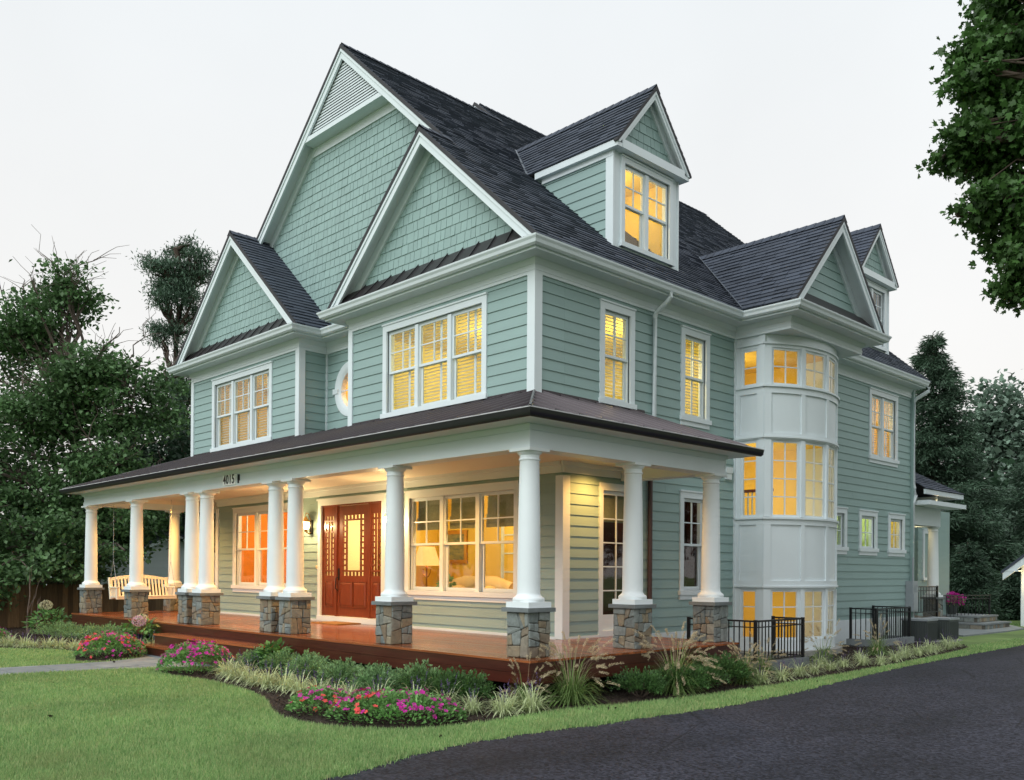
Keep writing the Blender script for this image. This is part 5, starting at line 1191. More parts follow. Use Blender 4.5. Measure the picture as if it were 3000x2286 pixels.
PP = leafblob((-1.2, 21, .32), (.42, .42, .2), 500, 1, 5); link('blossoms', leaves_mesh('blossoms', PP, .09, M['petalM'], 5, aspect=.9), pt); link('foliage', leaves_mesh('foliage', leafblob((-1.2, 21, .28), (.40, .40, .16), 300, 1, 6), .09, M['leafF'], 6), pt)
bo = MB(); brr = random.Random(8)
for (cx, cy, cz, r_) in ((-1.75, 20.4, -.02, .2), (-1.45, 20.25, -.08, .15)):
    b_ = MB().lathe([(r_ * .5, -r_ * .8), (r_ * .95, -r_ * .4), (r_ * 1.05, 0), (r_ * .85, r_ * .5), (r_ * .4, r_ * .75)], (0, 0, 0), 9); b_.v = [(cx + x * brr.uniform(.8, 1.2), cy + y * brr.uniform(.8, 1.2), cz + z * brr.uniform(.85, 1.15)) for x, y, z in b_.v]
    tag(obj('boulder', b_, M['stone']), ('larger' if r_ > .18 else 'smaller') + ' pale fieldstone boulder beside the pink flower pot', 'boulder')

# ================================================================= LAWN
def lawn(n, seed):
    rr = np.random.default_rng(seed); P = []; tot = 0
    c = np.array([CAM.x, CAM.y])
    while tot < n:
        # sample in polar coordinates round the camera so that nearer lawn is denser
        k = 400000; d = 6.5 + 30 * rr.random(k) ** 1.5; a = rr.uniform(R(14), R(80), k); b = R(45.9) - a + R(47)
        ang = rr.uniform(-.56, .60, k) + 0.0
        fx, fy = _fw.x, _fw.y; rx, ry = _rt.x, _rt.y
        q = np.stack([c[0] + d * (fx * np.cos(ang) + rx * np.sin(ang)), c[1] + d * (fy * np.cos(ang) + ry * np.sin(ang))], 1)
        ok = ~inpoly(q + rr.normal(size=q.shape) * .035, DRIVE) & ~inpoly(q, BED) & ~inpoly(q, LBED) & ~inpoly(q, WALK)
        ok &= ~((q[:, 0] > XD0) & (q[:, 0] < 2.3) & (q[:, 1] > -2.4) & (q[:, 1] < 24)) & ~((q[:, 0] < .95) & (q[:, 1] > 16) & (q[:, 1] < 24)) & (q[:, 0] > -18.8) & (q[:, 1] < 27)
        q = q[ok]; P.append(q); tot += len(q)
    P = np.concatenate(P)[:n]; n = len(P)
    d = np.linalg.norm(P - c, axis=1); ht = rr.uniform(.02, .065, n); wd = .0048 * np.clip(d / 9, 1, 3.5)
    a = rr.uniform(0, 2 * np.pi, n); ln = rr.uniform(.1, .7, n) * ht; b = rr.uniform(0, 2 * np.pi, n)
    z = np.full(n, G0 - .004)
    v0 = np.stack([P[:, 0] - np.cos(a) * wd, P[:, 1] - np.sin(a) * wd, z], 1); v1 = np.stack([P[:, 0] + np.cos(a) * wd, P[:, 1] + np.sin(a) * wd, z], 1)
    v2 = np.stack([P[:, 0] + np.cos(b) * ln, P[:, 1] + np.sin(b) * ln, z + ht + .004], 1)
    vs = np.stack([v0, v1, v2], 1).reshape(-1, 3); fs = np.arange(3 * n).reshape(-1, 3)
    o = link('lawn_grass', tri_mesh('lawn_grass', vs, fs, M['grass'])); tag(o, 'short green mown lawn grass round the beds and walk', 'grass', kind='stuff')
lawn(420000, 1)
# a few fallen leaves
_r = np.random.default_rng(9); _q = np.stack([_r.uniform(-7, 6, 60), _r.uniform(-8.5, 3, 60)], 1); _q = _q[~inpoly(_q, BED) & ~inpoly(_q, DRIVE) & ~((_q[:, 0] < 2.4) & (_q[:, 1] > -2.5))]
fl = link('fallen_leaves', lobed_mesh('fallen_leaves', np.concatenate([_q, np.full((len(_q), 1), G0 + .045)], 1), .05, M['mulch'], 9)); tag(fl, 'few dry leaves scattered over the front lawn', 'leaves', kind='stuff')
# mulch chips
def chips(poly, n, seed, lab):
    rr = np.random.default_rng(seed); xs = [p[0] for p in poly]; ys = [p[1] for p in poly]
    q = np.stack([rr.uniform(min(xs), max(xs), n), rr.uniform(min(ys), max(ys), n)], 1); q = q[inpoly(q, poly)]
    P = np.concatenate([q, np.full((len(q), 1), G0 + .012)], 1) + rr.uniform(0, .02, (len(q), 3))
    o = link('mulch_chips', leaves_mesh('mulch_chips', P, .05, M['mulch'], seed, aspect=.3, up=1.0, dirs=rr.normal(size=(len(P), 3)) * [1, 1, .15])); tag(o, lab, 'mulch', kind='stuff')
chips(BED, 90000, 2, 'dark bark mulch in the curved front bed'); chips(LBED, 50000, 3, 'dark bark mulch in the bed on the swing side of the walk')

# ================================================================= PLANTS
def ribbon_mesh(name, arcs, m, seed=0, segs=5):
    """arcs: list of (base, dir2d, length, rise, width, droop)"""
    vs = []; fs = []
    for (b, a, L, rise, wd, dr) in arcs:
        k = len(vs); ca, sa = math.cos(a), math.sin(a)
        for i in range(segs + 1):
            t = i / segs; out = L * (t * .55 + .45 * t * t) * (1 - rise); z = L * (rise * t * 1.5 - dr * t * t * 1.2)
            w_ = wd * (1 - t ** 3 * .95) * (.6 + .4 * min(1, t * 4)); x, y = b[0] + ca * out, b[1] + sa * out
            vs += [(x - sa * w_, y + ca * w_, b[2] + z), (x + sa * w_, y - ca * w_, b[2] + z)]
        for i in range(segs): fs += [(k + 2 * i, k + 2 * i + 1, k + 2 * i + 3), (k + 2 * i, k + 2 * i + 3, k + 2 * i + 2)]
    return tri_mesh(name, np.array(vs), np.array(fs), m)
def copy_tree(root, loc, rz, sc, label=None, group=None):
    r = root.copy(); COL.objects.link(r); r.location = loc; r.rotation_euler = (0, 0, rz); r.scale = (sc,) * 3
    if label: r['label'] = label
    if group: r['group'] = group
    for ch in root.children:
        c = ch.copy(); COL.objects.link(c); c.parent = r; c.matrix_parent_inverse = Matrix()
    return r
def plant(name, parts, label, cat, group=None):
    t = bpy.data.objects.new(name, None); COL.objects.link(t); t.empty_display_size = .1; tag(t, label, cat, group)
    for n, me in parts:
        o = bpy.data.objects.new(n, me); COL.objects.link(o); o.parent = t
        if n != 'flower_head': o['kind'] = 'stuff'
    return t
def spread(proto, spots, seed, smin=.85, smax=1.15, labels=None, group=None):
    rr = random.Random(seed)
    for i, (x, y) in enumerate(spots):
        sc = rr.uniform(smin, smax); rz = rr.uniform(0, 6.28)
        if i == 0:
            proto.location = (x, y, G0); proto.rotation_euler = (0, 0, rz); proto.scale = (sc,) * 3; o = proto
            if group: o['group'] = group
            if labels: o['label'] = labels if isinstance(labels, str) else labels[0]
        else: copy_tree(proto, (x, y, G0), rz, sc, labels if isinstance(labels, str) or not labels else labels[i], group)

def boxwood(seed, r=.34, h=.42, m='leafB', name='boxwood_shrub'):
    rr = np.random.default_rng(seed); P = []; D = []
    for s in range(170):
        th = rr.uniform(0, 6.28); ph = np.arccos(rr.uniform(-.1, 1)); d = np.array([np.sin(ph) * np.cos(th), np.sin(ph) * np.sin(th), np.cos(ph)])
        L = rr.uniform(.78, 1.12) * (1 + .12 * np.sin(3 * th + seed)); e = np.array([d[0] * r * L, d[1] * r * L, h * .35 + d[2] * h * .65 * L])
        for k in range(22):
            t = rr.uniform(.55, 1.0) if k > 4 else rr.uniform(.3, .6); P.append(np.array([0, 0, h * .3]) * (1 - t) + e * t + rr.normal(size=3) * .012); D.append(d + [0, 0, .5])
    f = leaves_mesh('foliage', np.array(P), .036, M[m], seed, aspect=.6, dirs=np.array(D))
    st_ = MB()
    for k in range(9):
        a = k * .7; st_.tube([(0.02 * math.cos(a), .02 * math.sin(a), 0), (r * .5 * math.cos(a), r * .5 * math.sin(a), h * .35), (r * .7 * math.cos(a), r * .7 * math.sin(a), h * .6)], [.008, .006, .003], 4)
    return [('foliage', f), ('stems', st_.mesh('stems', M['bark']))]
def liriope(seed):
    rr = random.Random(seed); arcs = []
    for k in range(130):
        a = rr.uniform(0, 6.28); r0 = rr.uniform(0, .06); arcs.append(((r0 * math.cos(a), r0 * math.sin(a), 0), a + rr.uniform(-.4, .4), rr.uniform(.28, .46), rr.uniform(.35, .75), rr.uniform(.004, .0065), rr.uniform(.35, .75)))
    f = ribbon_mesh('leaves', arcs, M['leafL']); P = []; D = []
    for k in range(4):
        a = rr.uniform(0, 6.28); r1 = rr.uniform(.02, .13); L = rr.uniform(.24, .33); bx, by = r1 * math.cos(a), r1 * math.sin(a)
        for i in range(26):
            t = i / 26; P.append((bx * (.4 + .8 * (.45 + .55 * t)), by * (.4 + .8 * (.45 + .55 * t)), L * (.48 + .52 * t))); D.append((rr.uniform(-1, 1), rr.uniform(-1, 1), .6))
    s_ = leaves_mesh('flower_spikes', np.array(P), .014, M['spike'], seed, aspect=.8, dirs=np.array(D))
    return [('leaves', f), ('flower_spikes', s_)]
def fountain(seed, n=480, np_=64, L0=1.0):
    rr = random.Random(seed); arcs = []
    for k in range(n):
        a = rr.uniform(0, 6.28); r0 = rr.uniform(0, .12); arcs.append(((r0 * math.cos(a), r0 * math.sin(a), 0), a + rr.uniform(-.5, .5), rr.uniform(.65, 1.1) * L0, rr.uniform(.32, .8), rr.uniform(.0035, .0055), rr.uniform(.35, .8)))
    f = ribbon_mesh('blades', arcs, M['leafG'], segs=7); P = []; D = []; st_ = []
    for k in range(np_):
        a = rr.uniform(0, 6.28); L = rr.uniform(.85, 1.2) * L0; rise = rr.uniform(.48, .85); dr = rr.uniform(.25, .5)
        st_.append(((.05 * math.cos(a), .05 * math.sin(a), 0), a, L, rise, .0022, dr))
        pos = lambda t: np.array([math.cos(a) * (.05 + L * (t * .55 + .45 * t * t) * (1 - rise)), math.sin(a) * (.05 + L * (t * .55 + .45 * t * t) * (1 - rise)), L * (rise * t * 1.5 - dr * t * t * 1.2)])
        for i in range(90):
            t = 1 + .24 * (i / 90 - .6); tang = pos(t + .02) - pos(t); tang /= np.linalg.norm(tang) + 1e-9
            v = np.array([rr.gauss(0, 1) for _ in range(3)]); v -= v @ tang * tang; v /= np.linalg.norm(v) + 1e-9
            P.append(pos(t) + v * .004); D.append(tang * 1.3 + v)
    pl_ = leaves_mesh('plumes', np.array(P), .024, M['plume'], seed, aspect=.25, dirs=np.array(D)); sm = ribbon_mesh('stalks', st_, M['plume'])
    return [('blades', f), ('plumes', pl_), ('stalks', sm)]
def impatiens(seed, rx, ry, h, reds, mags, redside=None):
    rr = np.random.default_rng(seed); n = int(3000 * rx * ry / .3)
    th = rr.uniform(0, 6.28, n); q = np.sqrt(rr.random(n)); bump = 1 + .10 * np.sin(th * 5 + q * 9) ; x = rx * q * np.cos(th); y = ry * q * np.sin(th); z = h * np.sqrt(np.clip(1 - q ** 2.6, 0, 1)) * bump * rr.uniform(.55, 1.0, n) + .015
    P = np.stack([x, y, z], 1); D = np.stack([x / rx, y / ry, np.full(n, .5)], 1)
    parts = [('foliage', leaves_mesh('foliage', P, .055, M['leafF'], seed, aspect=.62, dirs=D, up=.8))]
    def blossoms(k, m, nm, sd, flt=None):
        r2 = np.random.default_rng(sd); vs = []; fs = []
        while len(fs) < k * 5:
            t = r2.uniform(0, 6.28); qq = math.sqrt(r2.random()); X, Y = rx * qq * math.cos(t), ry * qq * math.sin(t)
            if flt and not flt(X / rx, Y / ry, r2): continue
            Z = h * math.sqrt(max(0, 1 - qq ** 2.6)) * (1 + .10 * math.sin(t * 5 + qq * 9)) * r2.uniform(.92, 1.06) + .03
            nn = Vector((X / rx * .8, Y / ry * .8, .9)) + Vector(r2.normal(size=3) * .35); nn.normalize(); a = nn.orthogonal().normalized(); b = nn.cross(a); c = Vector((X, Y, Z)) + nn * .012; s = r2.uniform(.022, .034)
            for p in range(5):
                a0 = p * 1.2566; kk = len(vs); e = lambda g, l, hgt: c + (a * math.cos(g) + b * math.sin(g)) * l * s + nn * hgt * s
                vs += [c, e(a0 - .55, .9, .15), e(a0, 1.25, .1), e(a0 + .55, .9, .15)]; fs += [(kk, kk + 1, kk + 2), (kk, kk + 2, kk + 3)]
            if len(fs) > k * 10: break
        return (nm, tri_mesh(nm, np.array([tuple(v) for v in vs]), np.array(fs), m))
    if mags: parts.append(blossoms(mags, M['petalM'], 'magenta_blossoms', seed + 1))
    if reds: parts.append(blossoms(reds, M['petalR'], 'red_blossoms', seed + 2, redside))
    return parts
def hydrangea(seed, r, h, heads):
    rr = np.random.default_rng(seed); n = 230; th = rr.uniform(0, 6.28, n); ph = np.arccos(rr.uniform(-.05, 1, n)); q = rr.uniform(.55, 1.0, n)
    D = np.stack([np.sin(ph) * np.cos(th), np.sin(ph) * np.sin(th), np.cos(ph)], 1); P = D * np.stack([q * r, q * r, q * h * .7], 1) + [0, 0, h * .3]
    parts = [('foliage', leaves_mesh('foliage', P, .14, M['leafH'], seed, aspect=.62, dirs=D * [1, 1, .35], up=1.2))]
    st_ = MB()
    for k in range(8): a = k * .8; st_.tube([(0, 0, 0), (r * .5 * math.cos(a), r * .5 * math.sin(a), h * .5), (r * .8 * math.cos(a), r * .8 * math.sin(a), h * .8)], [.01, .008, .005], 5)
    parts.append(('stems', st_.mesh('stems', M['leafH'])))
    for i, (dx, dy, dz, rad, mm) in enumerate(heads):
        k = 420; d = rr.normal(size=(k, 3)); d /= np.linalg.norm(d, axis=1)[:, None]; Pp = np.array([dx, dy, dz]) + d * rad * np.array([1, 1, .8]) * rr.uniform(.85, 1, (k, 1))
        parts.append(('flower_head', leaves_mesh('flower_head', Pp, .03, M[mm], seed + i, aspect=.9, dirs=np.cross(d, rr.normal(size=(k, 3))))))
    return parts
fb1 = plant('boxwood_shrub', boxwood(1), None, 'shrub'); FB_LAB = 'rounded boxwood shrub in the row before the porch steps and deck'
spread(fb1, [(-3.75, -2.92), (-3.05, -2.78), (-2.25, -2.75), (-1.15, -2.85), (-.35, -2.75), (.55, -2.80), (-.55, -3.30), (.30, -3.35), (-1.75, -3.15)], 3, .85, 1.12, FB_LAB, 'boxwoods before the deck')
fb2 = plant('boxwood_shrub', boxwood(5, .40, .40, 'leafBD'), None, 'shrub')
spread(fb2, [(2.62, -.55), (2.72, .25) , (2.70, .85), (2.62, 1.45), (1.55, -2.95), (1.05, -3.05)], 4, .95, 1.25, 'dark green low boxwood growing along the deck side', 'dark boxwoods')
lp = plant('liriope_clump', liriope(2), None, 'liriope')
spread(lp, [(-3.3, -3.62), (-2.9, -3.7), (-2.45, -3.72), (-2.05, -3.84), (-1.6, -3.85), (-1.2, -3.8), (-.75, -3.84), (-.3, -3.82), (.12, -3.85), (.5, -3.86), (.95, -3.75), (1.35, -3.45), (1.75, -3.30), (2.15, -3.22), (2.45, -3.0), (2.55, -2.6), (2.3, -2.75)], 5, 1.2, 1.6, 'cream-striped liriope clump with purple spikes along the front bed edge', 'liriope along the front bed')
lp2 = copy_tree(lp, (0, 0, 0), 0, 1)
spread(lp2, [(-11.6, -4.55), (-11.25, -4.35), (-10.95, -4.25), (-10.65, -4.05), (-10.35, -3.9), (-10.0, -3.72), (-9.6, -3.55), (-9.2, -3.45), (-11.9, -4.75), (-12.3, -4.95), (-8.75, -2.85), (-8.55, -2.65), (-9.0, -2.75), (-12.8, -5.0), (-13.3, -5.2)], 6, 1.1, 1.5, 'cream-striped liriope clump in the bed on the swing side of the bluestone walk', 'liriope on the swing side of the walk')
lp3 = copy_tree(lp, (0, 0, 0), 0, 1)
spread(lp3, [(2.85, 2.2), (2.9, 2.75), (2.8, 3.5), (2.75, 4.1), (2.7, 4.8), (2.6, 5.5), (2.7, 6.1), (2.85, 6.5), (2.75, 7.4), (2.6, 8.2), (2.55, 9.0), (2.45, 9.8), (2.35, 10.5), (2.35, 11.2), (2.2, 12.0), (1.9, 12.3), (2.3, 5.2), (2.2, 7.0), (2.1, 9.3)], 7, 1.0, 1.4, 'cream-striped liriope clump between the driveway strip and curved bay', 'liriope along the driveway side')
fg = plant('fountain_grass', fountain(3), None, 'grass')
spread(fg, [(2.40, -1.72)], 1, 1.06, 1.06, 'large fountain grass with tan plumes at the deck corner')
copy_tree(fg, (2.62, .25, G0), 2.0, 1.12, 'large fountain grass with tan plumes before the side porch'); copy_tree(fg, (2.70, 1.95, G0), 4.0, .78, 'fountain grass with tan plumes before the last porch pier')
fg2 = plant('fountain_grass', fountain(9, 320, 30, .85), None, 'grass')
spread(fg2, [(2.0, 5.9)], 2, .95, .95, 'fountain grass with few plumes before the curved bay'); copy_tree(fg2, (1.85, 8.6, G0), 1.0, .95, 'fountain grass beyond the curved bay beside the long railing'); copy_tree(fg2, (2.2, 3.4, G0), 3.0, .8, 'fountain grass beside the basement stair railing'); copy_tree(fg2, (2.2, -2.35, G0), 5.0, .8, 'low fountain grass leaning below the deck corner')
im = plant('impatiens_mound', impatiens(11, .72, .62, .42, 220, 300, lambda x, y, r: r.random() < .15 + .85 * (y < -.35) * (x < .25)), 'magenta and coral impatiens mound on the swing side of the bluestone walk', 'flowers'); im.location = (-7.95, -3.72, G0)
im = plant('impatiens_mound', impatiens(12, .70, .60, .44, 40, 460, lambda x, y, r: y > .2), 'magenta impatiens mound on the driveway side of the bluestone walk', 'flowers'); im.location = (-4.45, -3.60, G0)
im = plant('impatiens_mound', impatiens(13, .42, .40, .26, 40, 80), 'small mixed impatiens mound at the curve of the front bed', 'flowers'); im.location = (.88, -4.50, G0)
im = plant('impatiens_mound', impatiens(14, .80, .50, .30, 90, 280, lambda x, y, r: x < -.1), 'long red and magenta impatiens drift at the front bed tip', 'flowers'); im.location = (1.92, -4.18, G0); im.rotation_euler = (0, 0, R(38))
im = plant('impatiens_mound', impatiens(15, .55, .5, .32, 8, 200), 'magenta impatiens mound at the fence end of the swing-side bed', 'flowers'); im.location = (-13.2, -4.55, G0)
hy = plant('hydrangea', hydrangea(21, .55, .75, [(.05, -.1, .80, .16, 'petalC')]), 'hydrangea with one cream flower head at the porch corner', 'hydrangea'); hy.location = (-14.75, -2.75, G0)
hy = plant('hydrangea', hydrangea(22, .50, .68, [(-.16, .10, .66, .13, 'petalC'), (.22, -.12, .64, .15, 'petalP')]), 'hydrangea with cream and pale pink flower heads beside the porch steps', 'hydrangea'); hy.location = (-9.1, -2.68, G0)
hy = plant('hydrangea', hydrangea(23, .32, .52, []), 'leafy hydrangea without flowers behind the boxwoods', 'hydrangea'); hy.location = (-3.45, -2.72, G0)
lo = plant('low_shrub', boxwood(31, .6, .45, 'leafB'), None, 'shrub'); spread(lo, [(-13.6, -2.9), (-12.6, -2.85), (-11.6, -2.8), (-10.7, -2.8)], 8, .9, 1.1, 'low green shrub under the swing end of the deck', 'low shrubs under the deck')

# ================================================================= TREES
def limb(mb, a, b, r0, r1, rr, n=5, wob=.08):
    a, b = Vector(a), Vector(b); L = (b - a).length; pts = [a]
    for i in range(1, n): pts.append(a.lerp(b, i / n) + Vector((rr.gauss(0, 1), rr.gauss(0, 1), rr.gauss(0, .6))) * wob * L / n ** .5 * .5 + Vector((0, 0, L * .06 * math.sin(math.pi * i / n))))
    pts.append(b); mb.tube(pts, [r0 + (r1 - r0) * (i / n) ** .7 for i in range(n + 1)], 6); return pts
def tree(name, label, base, top, blobs, leaf, size, per, seed, r0=.22, group=None, cluster=.32, k=14, bare=0, droop=.3, aspect=.75, lobed=False, flat=.5, nsub=0, fsub=.5):
    rr = random.Random(seed); rn = np.random.default_rng(seed); t = thing(name, base, label, 'tree', group)
    tr = MB(); base, top = Vector(base), Vector(top); tp = limb(tr, base - Vector((0, 0, .2)), top, r0, r0 * .45, rr, 7, .06)
    obj('trunk', tr, M['bark'], t, smooth=True); lb = MB(); P = []
    if nsub: blobs = sub(blobs, nsub, fsub, seed)
    for bl in blobs:
        cx, cy, cz, r = bl[:4]; dens = bl[4] if len(bl) > 4 else 1.0
        c = Vector((cx, cy, cz)); s = min(tp, key=lambda p: (p - c).length + (2 if p.z > c.z else 0))
        main = limb(lb, s, c, r0 * .4, r0 * .12, rr, 5, .15)
        for q in range(3 if nsub else 7):
            d = Vector((rr.gauss(0, 1), rr.gauss(0, 1), rr.gauss(.2, .7))).normalized(); limb(lb, main[rr.randint(2, 5)], c + d * r * .9, r0 * .11, .006, rr, 4, .2)
        m = int(per * r * r * dens); d = rn.normal(size=(m, 3)); d /= np.linalg.norm(d, axis=1)[:, None]; rad = r * (rn.uniform(.25, 1, (m, 1)) ** .6) * (1 + .18 * np.sin(d[:, :1] * 5 + d[:, 1:2] * 7))
        C = np.array([cx, cy, cz]) + d * rad * [1, 1, .82]
        P.append(np.repeat(C, k, 0) + rn.normal(size=(m * k, 3)) * [cluster, cluster, cluster * flat])
    for q in range(bare):
        c = Vector(blobs[q % len(blobs)][:3]); r = blobs[q % len(blobs)][3]; d = Vector((rr.gauss(0, .7), rr.gauss(0, .7), rr.uniform(.6, 1.4))).normalized(); e = c + d * r * rr.uniform(1.2, 2.0)
        mn = limb(lb, c, e, .04, .010, rr, 5, .25)
        for z in range(5):
            s = mn[rr.randint(1, 4)]; limb(lb, s, s + (d + Vector((rr.gauss(0, .6), rr.gauss(0, .6), rr.gauss(0, .4)))).normalized() * rr.uniform(.5, 1.4), .014, .005, rr, 3, .25)
    obj('limbs', lb, M['bark'] if not bare else M['twig'], t)
    P = np.concatenate(P); link('crown', lobed_mesh('crown', P, size, M[leaf], seed) if lobed else leaves_mesh('crown', P, size, M[leaf], seed, aspect=aspect, droop=droop, up=1.1), t); return t
def conifer(name, label, base, h, rad, seed, leaf='leafS', rows=26, open_=0.0, size=.16, group=None, zlow=.06, lean=0):
    rr = random.Random(seed); t = thing(name, base, label, 'tree', group); b = Vector(base); tr = MB().tube([b, b + Vector((0, 0, h * .5)), b + Vector((lean, 0, h))], [h * .018, h * .011, .015], 8)
    obj('trunk', tr, M['bark'], t, smooth=True); lb = MB(); P = []; D = []
    for i in range(rows):
        f = zlow + (1 - zlow) * i / rows; L0 = rad * (1 - f) ** .8 + .15; n = rr.randint(5, 8)
        for q in range(n):
            if rr.random() < open_: continue
            a = rr.uniform(0, 6.28); L = L0 * rr.uniform(.6, 1.2); s = b + Vector((lean * f, 0, h * f + rr.uniform(-.2, .2))); d = Vector((math.cos(a), math.sin(a), rr.uniform(.0, .25) if open_ else -.12))
            e = s + d * L; lb.tube([s, s.lerp(e, .5) - Vector((0, 0, L * .06)), e], [.035, .02, .005], 4)
            m = int(26 * L / size * .36) + 6
            for z in range(m):
                u = rr.uniform(.2, 1.02); c = s.lerp(e, u) - Vector((0, 0, math.sin(u * 3.14) * L * .06)); w_ = L * .22 * (1.1 - u * .7)
                P.append((c.x + rr.gauss(0, w_), c.y + rr.gauss(0, w_), c.z + rr.gauss(-.05, .08))); D.append((d.x + rr.gauss(0, .5), d.y + rr.gauss(0, .5), rr.gauss(.15 if open_ else -.35, .25)))
    obj('branches', lb, M['bark'], t)
    P = np.repeat(np.array(P), 4, 0) + np.random.default_rng(seed).normal(size=(len(P) * 4, 3)) * size * .5
    link('crown', leaves_mesh('crown', P, size * 1.5, M[leaf], seed, aspect=.22, dirs=np.repeat(np.array(D), 4, 0)), t); return t

def sub(blobs, n, f, seed, zf=.8):
    rr = random.Random(seed); out = []
    for b in blobs:
        for i in range(n):
            d = Vector((rr.gauss(0, 1), rr.gauss(0, 1), rr.gauss(0, 1))).normalized() * b[3] * rr.uniform(.45, 1.1); out.append((b[0] + d.x, b[1] + d.y, b[2] + d.z * zf, b[3] * f * rr.uniform(.7, 1.25)) + tuple(b[4:]))
    return out
# big dark maple on the left, with dead twigs in its top
tree('maple_tree', 'large dark maple with dead twigs in its crown beyond the board fence', (-22.2, .6, G0), (-22.6, .4, 6.5),
     [(-23.6, -.2, 9.9, 1.5), (-22.6, .4, 10.6, 1.1), (-24.6, -.8, 8.6, 1.7), (-21.4, .4, 7.6, 1.6), (-19.9, 1.3, 6.9, 1.5), (-22.6, -1.2, 6.2, 2.1), (-20.2, .2, 5.6, 1.9), (-19.6, 1.6, 4.6, 1.5), (-22.8, -1.6, 3.8, 2.0), (-20.6, .4, 3.2, 1.8), (-24.8, -2.2, 5.6, 2.2), (-21.6, -.2, 1.5, 1.3), (-23.6, -1.8, 1.8, 1.6), (-20.0, 1.9, 2.7, 1.2), (-18.0, -1.6, 2.3, 1.1), (-18.3, -.2, 1.5, .9), (-18.6, -2.6, 1.2, 1.2), (-17.6, -1.2, 1.2, .6), (-20.5, -3.4, 3.0, 1.8)], 'leafM', .165, 40, 41, r0=.26, bare=60, cluster=.30, k=26, flat=.3, nsub=6)
tree('maple_tree', 'darker maple standing behind the porch swing', (-25.5, 5.0, G0), (-25.6, 5.2, 4.6), [(-25.8, 3.4, 4.2, 2.0), (-25.4, 6.2, 4.0, 2.2), (-26.2, 4.8, 6.0, 2.2), (-27.0, 8.4, 4.6, 2.4), (-26, 5.4, 2.9, 1.8), (-25.4, 2.0, 2.6, 1.6)], 'leafD', .24, 46, 42)
tree('maple_tree', 'tall shaded tree behind the swing end of the house', (-31, 14, G0), (-31, 14, 6), [(-31, 13, 6, 3), (-31, 16, 5, 3), (-30, 11, 3.6, 2.6), (-33, 14, 8.5, 3)], 'leafD', .3, 26, 43)
_pb = [(365, 530, 32), (402, 545, 36), (335, 575, 24), (312, 548, 18), (395, 600, 50), (350, 620, 26), (425, 585, 30), (410, 655, 52), (362, 650, 30), (400, 725, 60), (355, 715, 26), (430, 770, 50), (370, 815, 50), (420, 850, 60), (395, 920, 66), (440, 960, 60), (370, 990, 56), (410, 1050, 70)]
_pb = [(-33.2 + (a - 400) * .02296 * .696 + (i % 3 - 1) * .5, 9.19 + (a - 400) * .02296 * .718 - (i % 3 - 1) * .5, 1.117 + (1227 - b) * .02296, r * .02296 * 1.0) for i, (a, b, r) in enumerate(_pb)]
tree('pine_tree', 'tall open pine with upswept limbs behind the gable over the swing end', (-33.1, 9.3, G0), (-33.6, 8.8, 17.0), _pb, 'leafP', .22, 62, 51, r0=.3, cluster=.24, k=24, droop=-.4, aspect=.26, flat=.3, nsub=5, fsub=.55)
tree('maple_tree', 'leafy maple overhanging the driveway with its trunk out of the lawn strip', (11.6, 6.6, G0), (11.2, 6.4, 5.0),
     [(7.05, 1.8, 7.85, .95), (6.85, 1.65, 6.95, .88), (6.9, 1.68, 6.1, .80), (6.85, 1.62, 5.3, .62), (6.38, 1.15, 7.2, .40), (6.22, 1.0, 6.3, .34), (6.68, 1.47, 4.65, .30), (6.45, 1.2, 5.6, .34), (7.9, 2.6, 7.0, 1.2, .5), (8.4, 3.0, 8.4, 1.5, .3), (9.6, 4.6, 7.6, 2.0, .12), (11.2, 6.4, 8.4, 2.4, .1), (12.4, 7.6, 7.0, 2.2, .1), (10.2, 6.4, 5.8, 1.6, .1), (7.6, 2.4, 5.6, .8)], 'leafN', .080, 640, 44, r0=.28, cluster=.10, k=12, lobed=True, nsub=13, fsub=.36)
conifer('spruce_tree', 'dark drooping spruce behind the rear porch', (-6.3, 32.6, G0), 12.9, 4.2, 52, 'leafS', rows=34, size=.15)
conifer('spruce_tree', 'second dark spruce behind the stone steps', (-3.0, 38.0, G0), 9.5, 3.4, 53, 'leafS', rows=24, size=.16)
tree('broadleaf_tree', 'pale hazy broadleaf tree far behind the garage', (-10.0, 55, G0), (-10, 55, 7), [(-10.5, 54.5, 12.2, 2.2), (-9.4, 55.2, 10.2, 2.8), (-12, 54, 9.6, 2.6), (-8, 57, 8.6, 3), (-10, 56, 6.4, 3.2), (-13, 52, 6, 3)], 'leafHaze', .4, 26, 45, cluster=.5)
tree('broadleaf_tree', 'dark broadleaf tree behind the garage roof', (-2.5, 46, G0), (-2.6, 46, 4), [(-4, 44, 5.6, 2.6), (-2, 47, 5.4, 2.8), (-6, 43, 3.6, 2.4), (0, 49, 4.6, 2.8), (-3, 45, 2.6, 2.2), (3, 50, 5, 3)], 'leafHaze', .36, 28, 46, cluster=.45)
conifer('young_evergreen', 'young evergreen beside the rear stone steps', (-2.6, 26.5, G0), 3.0, 1.1, 54, 'leafS', rows=14, size=.12)
conifer('young_evergreen', 'bushy young evergreen beside the garage lamp', (-1.2, 28.5, G0), 2.6, 1.2, 55, 'leafS', rows=13, size=.12)
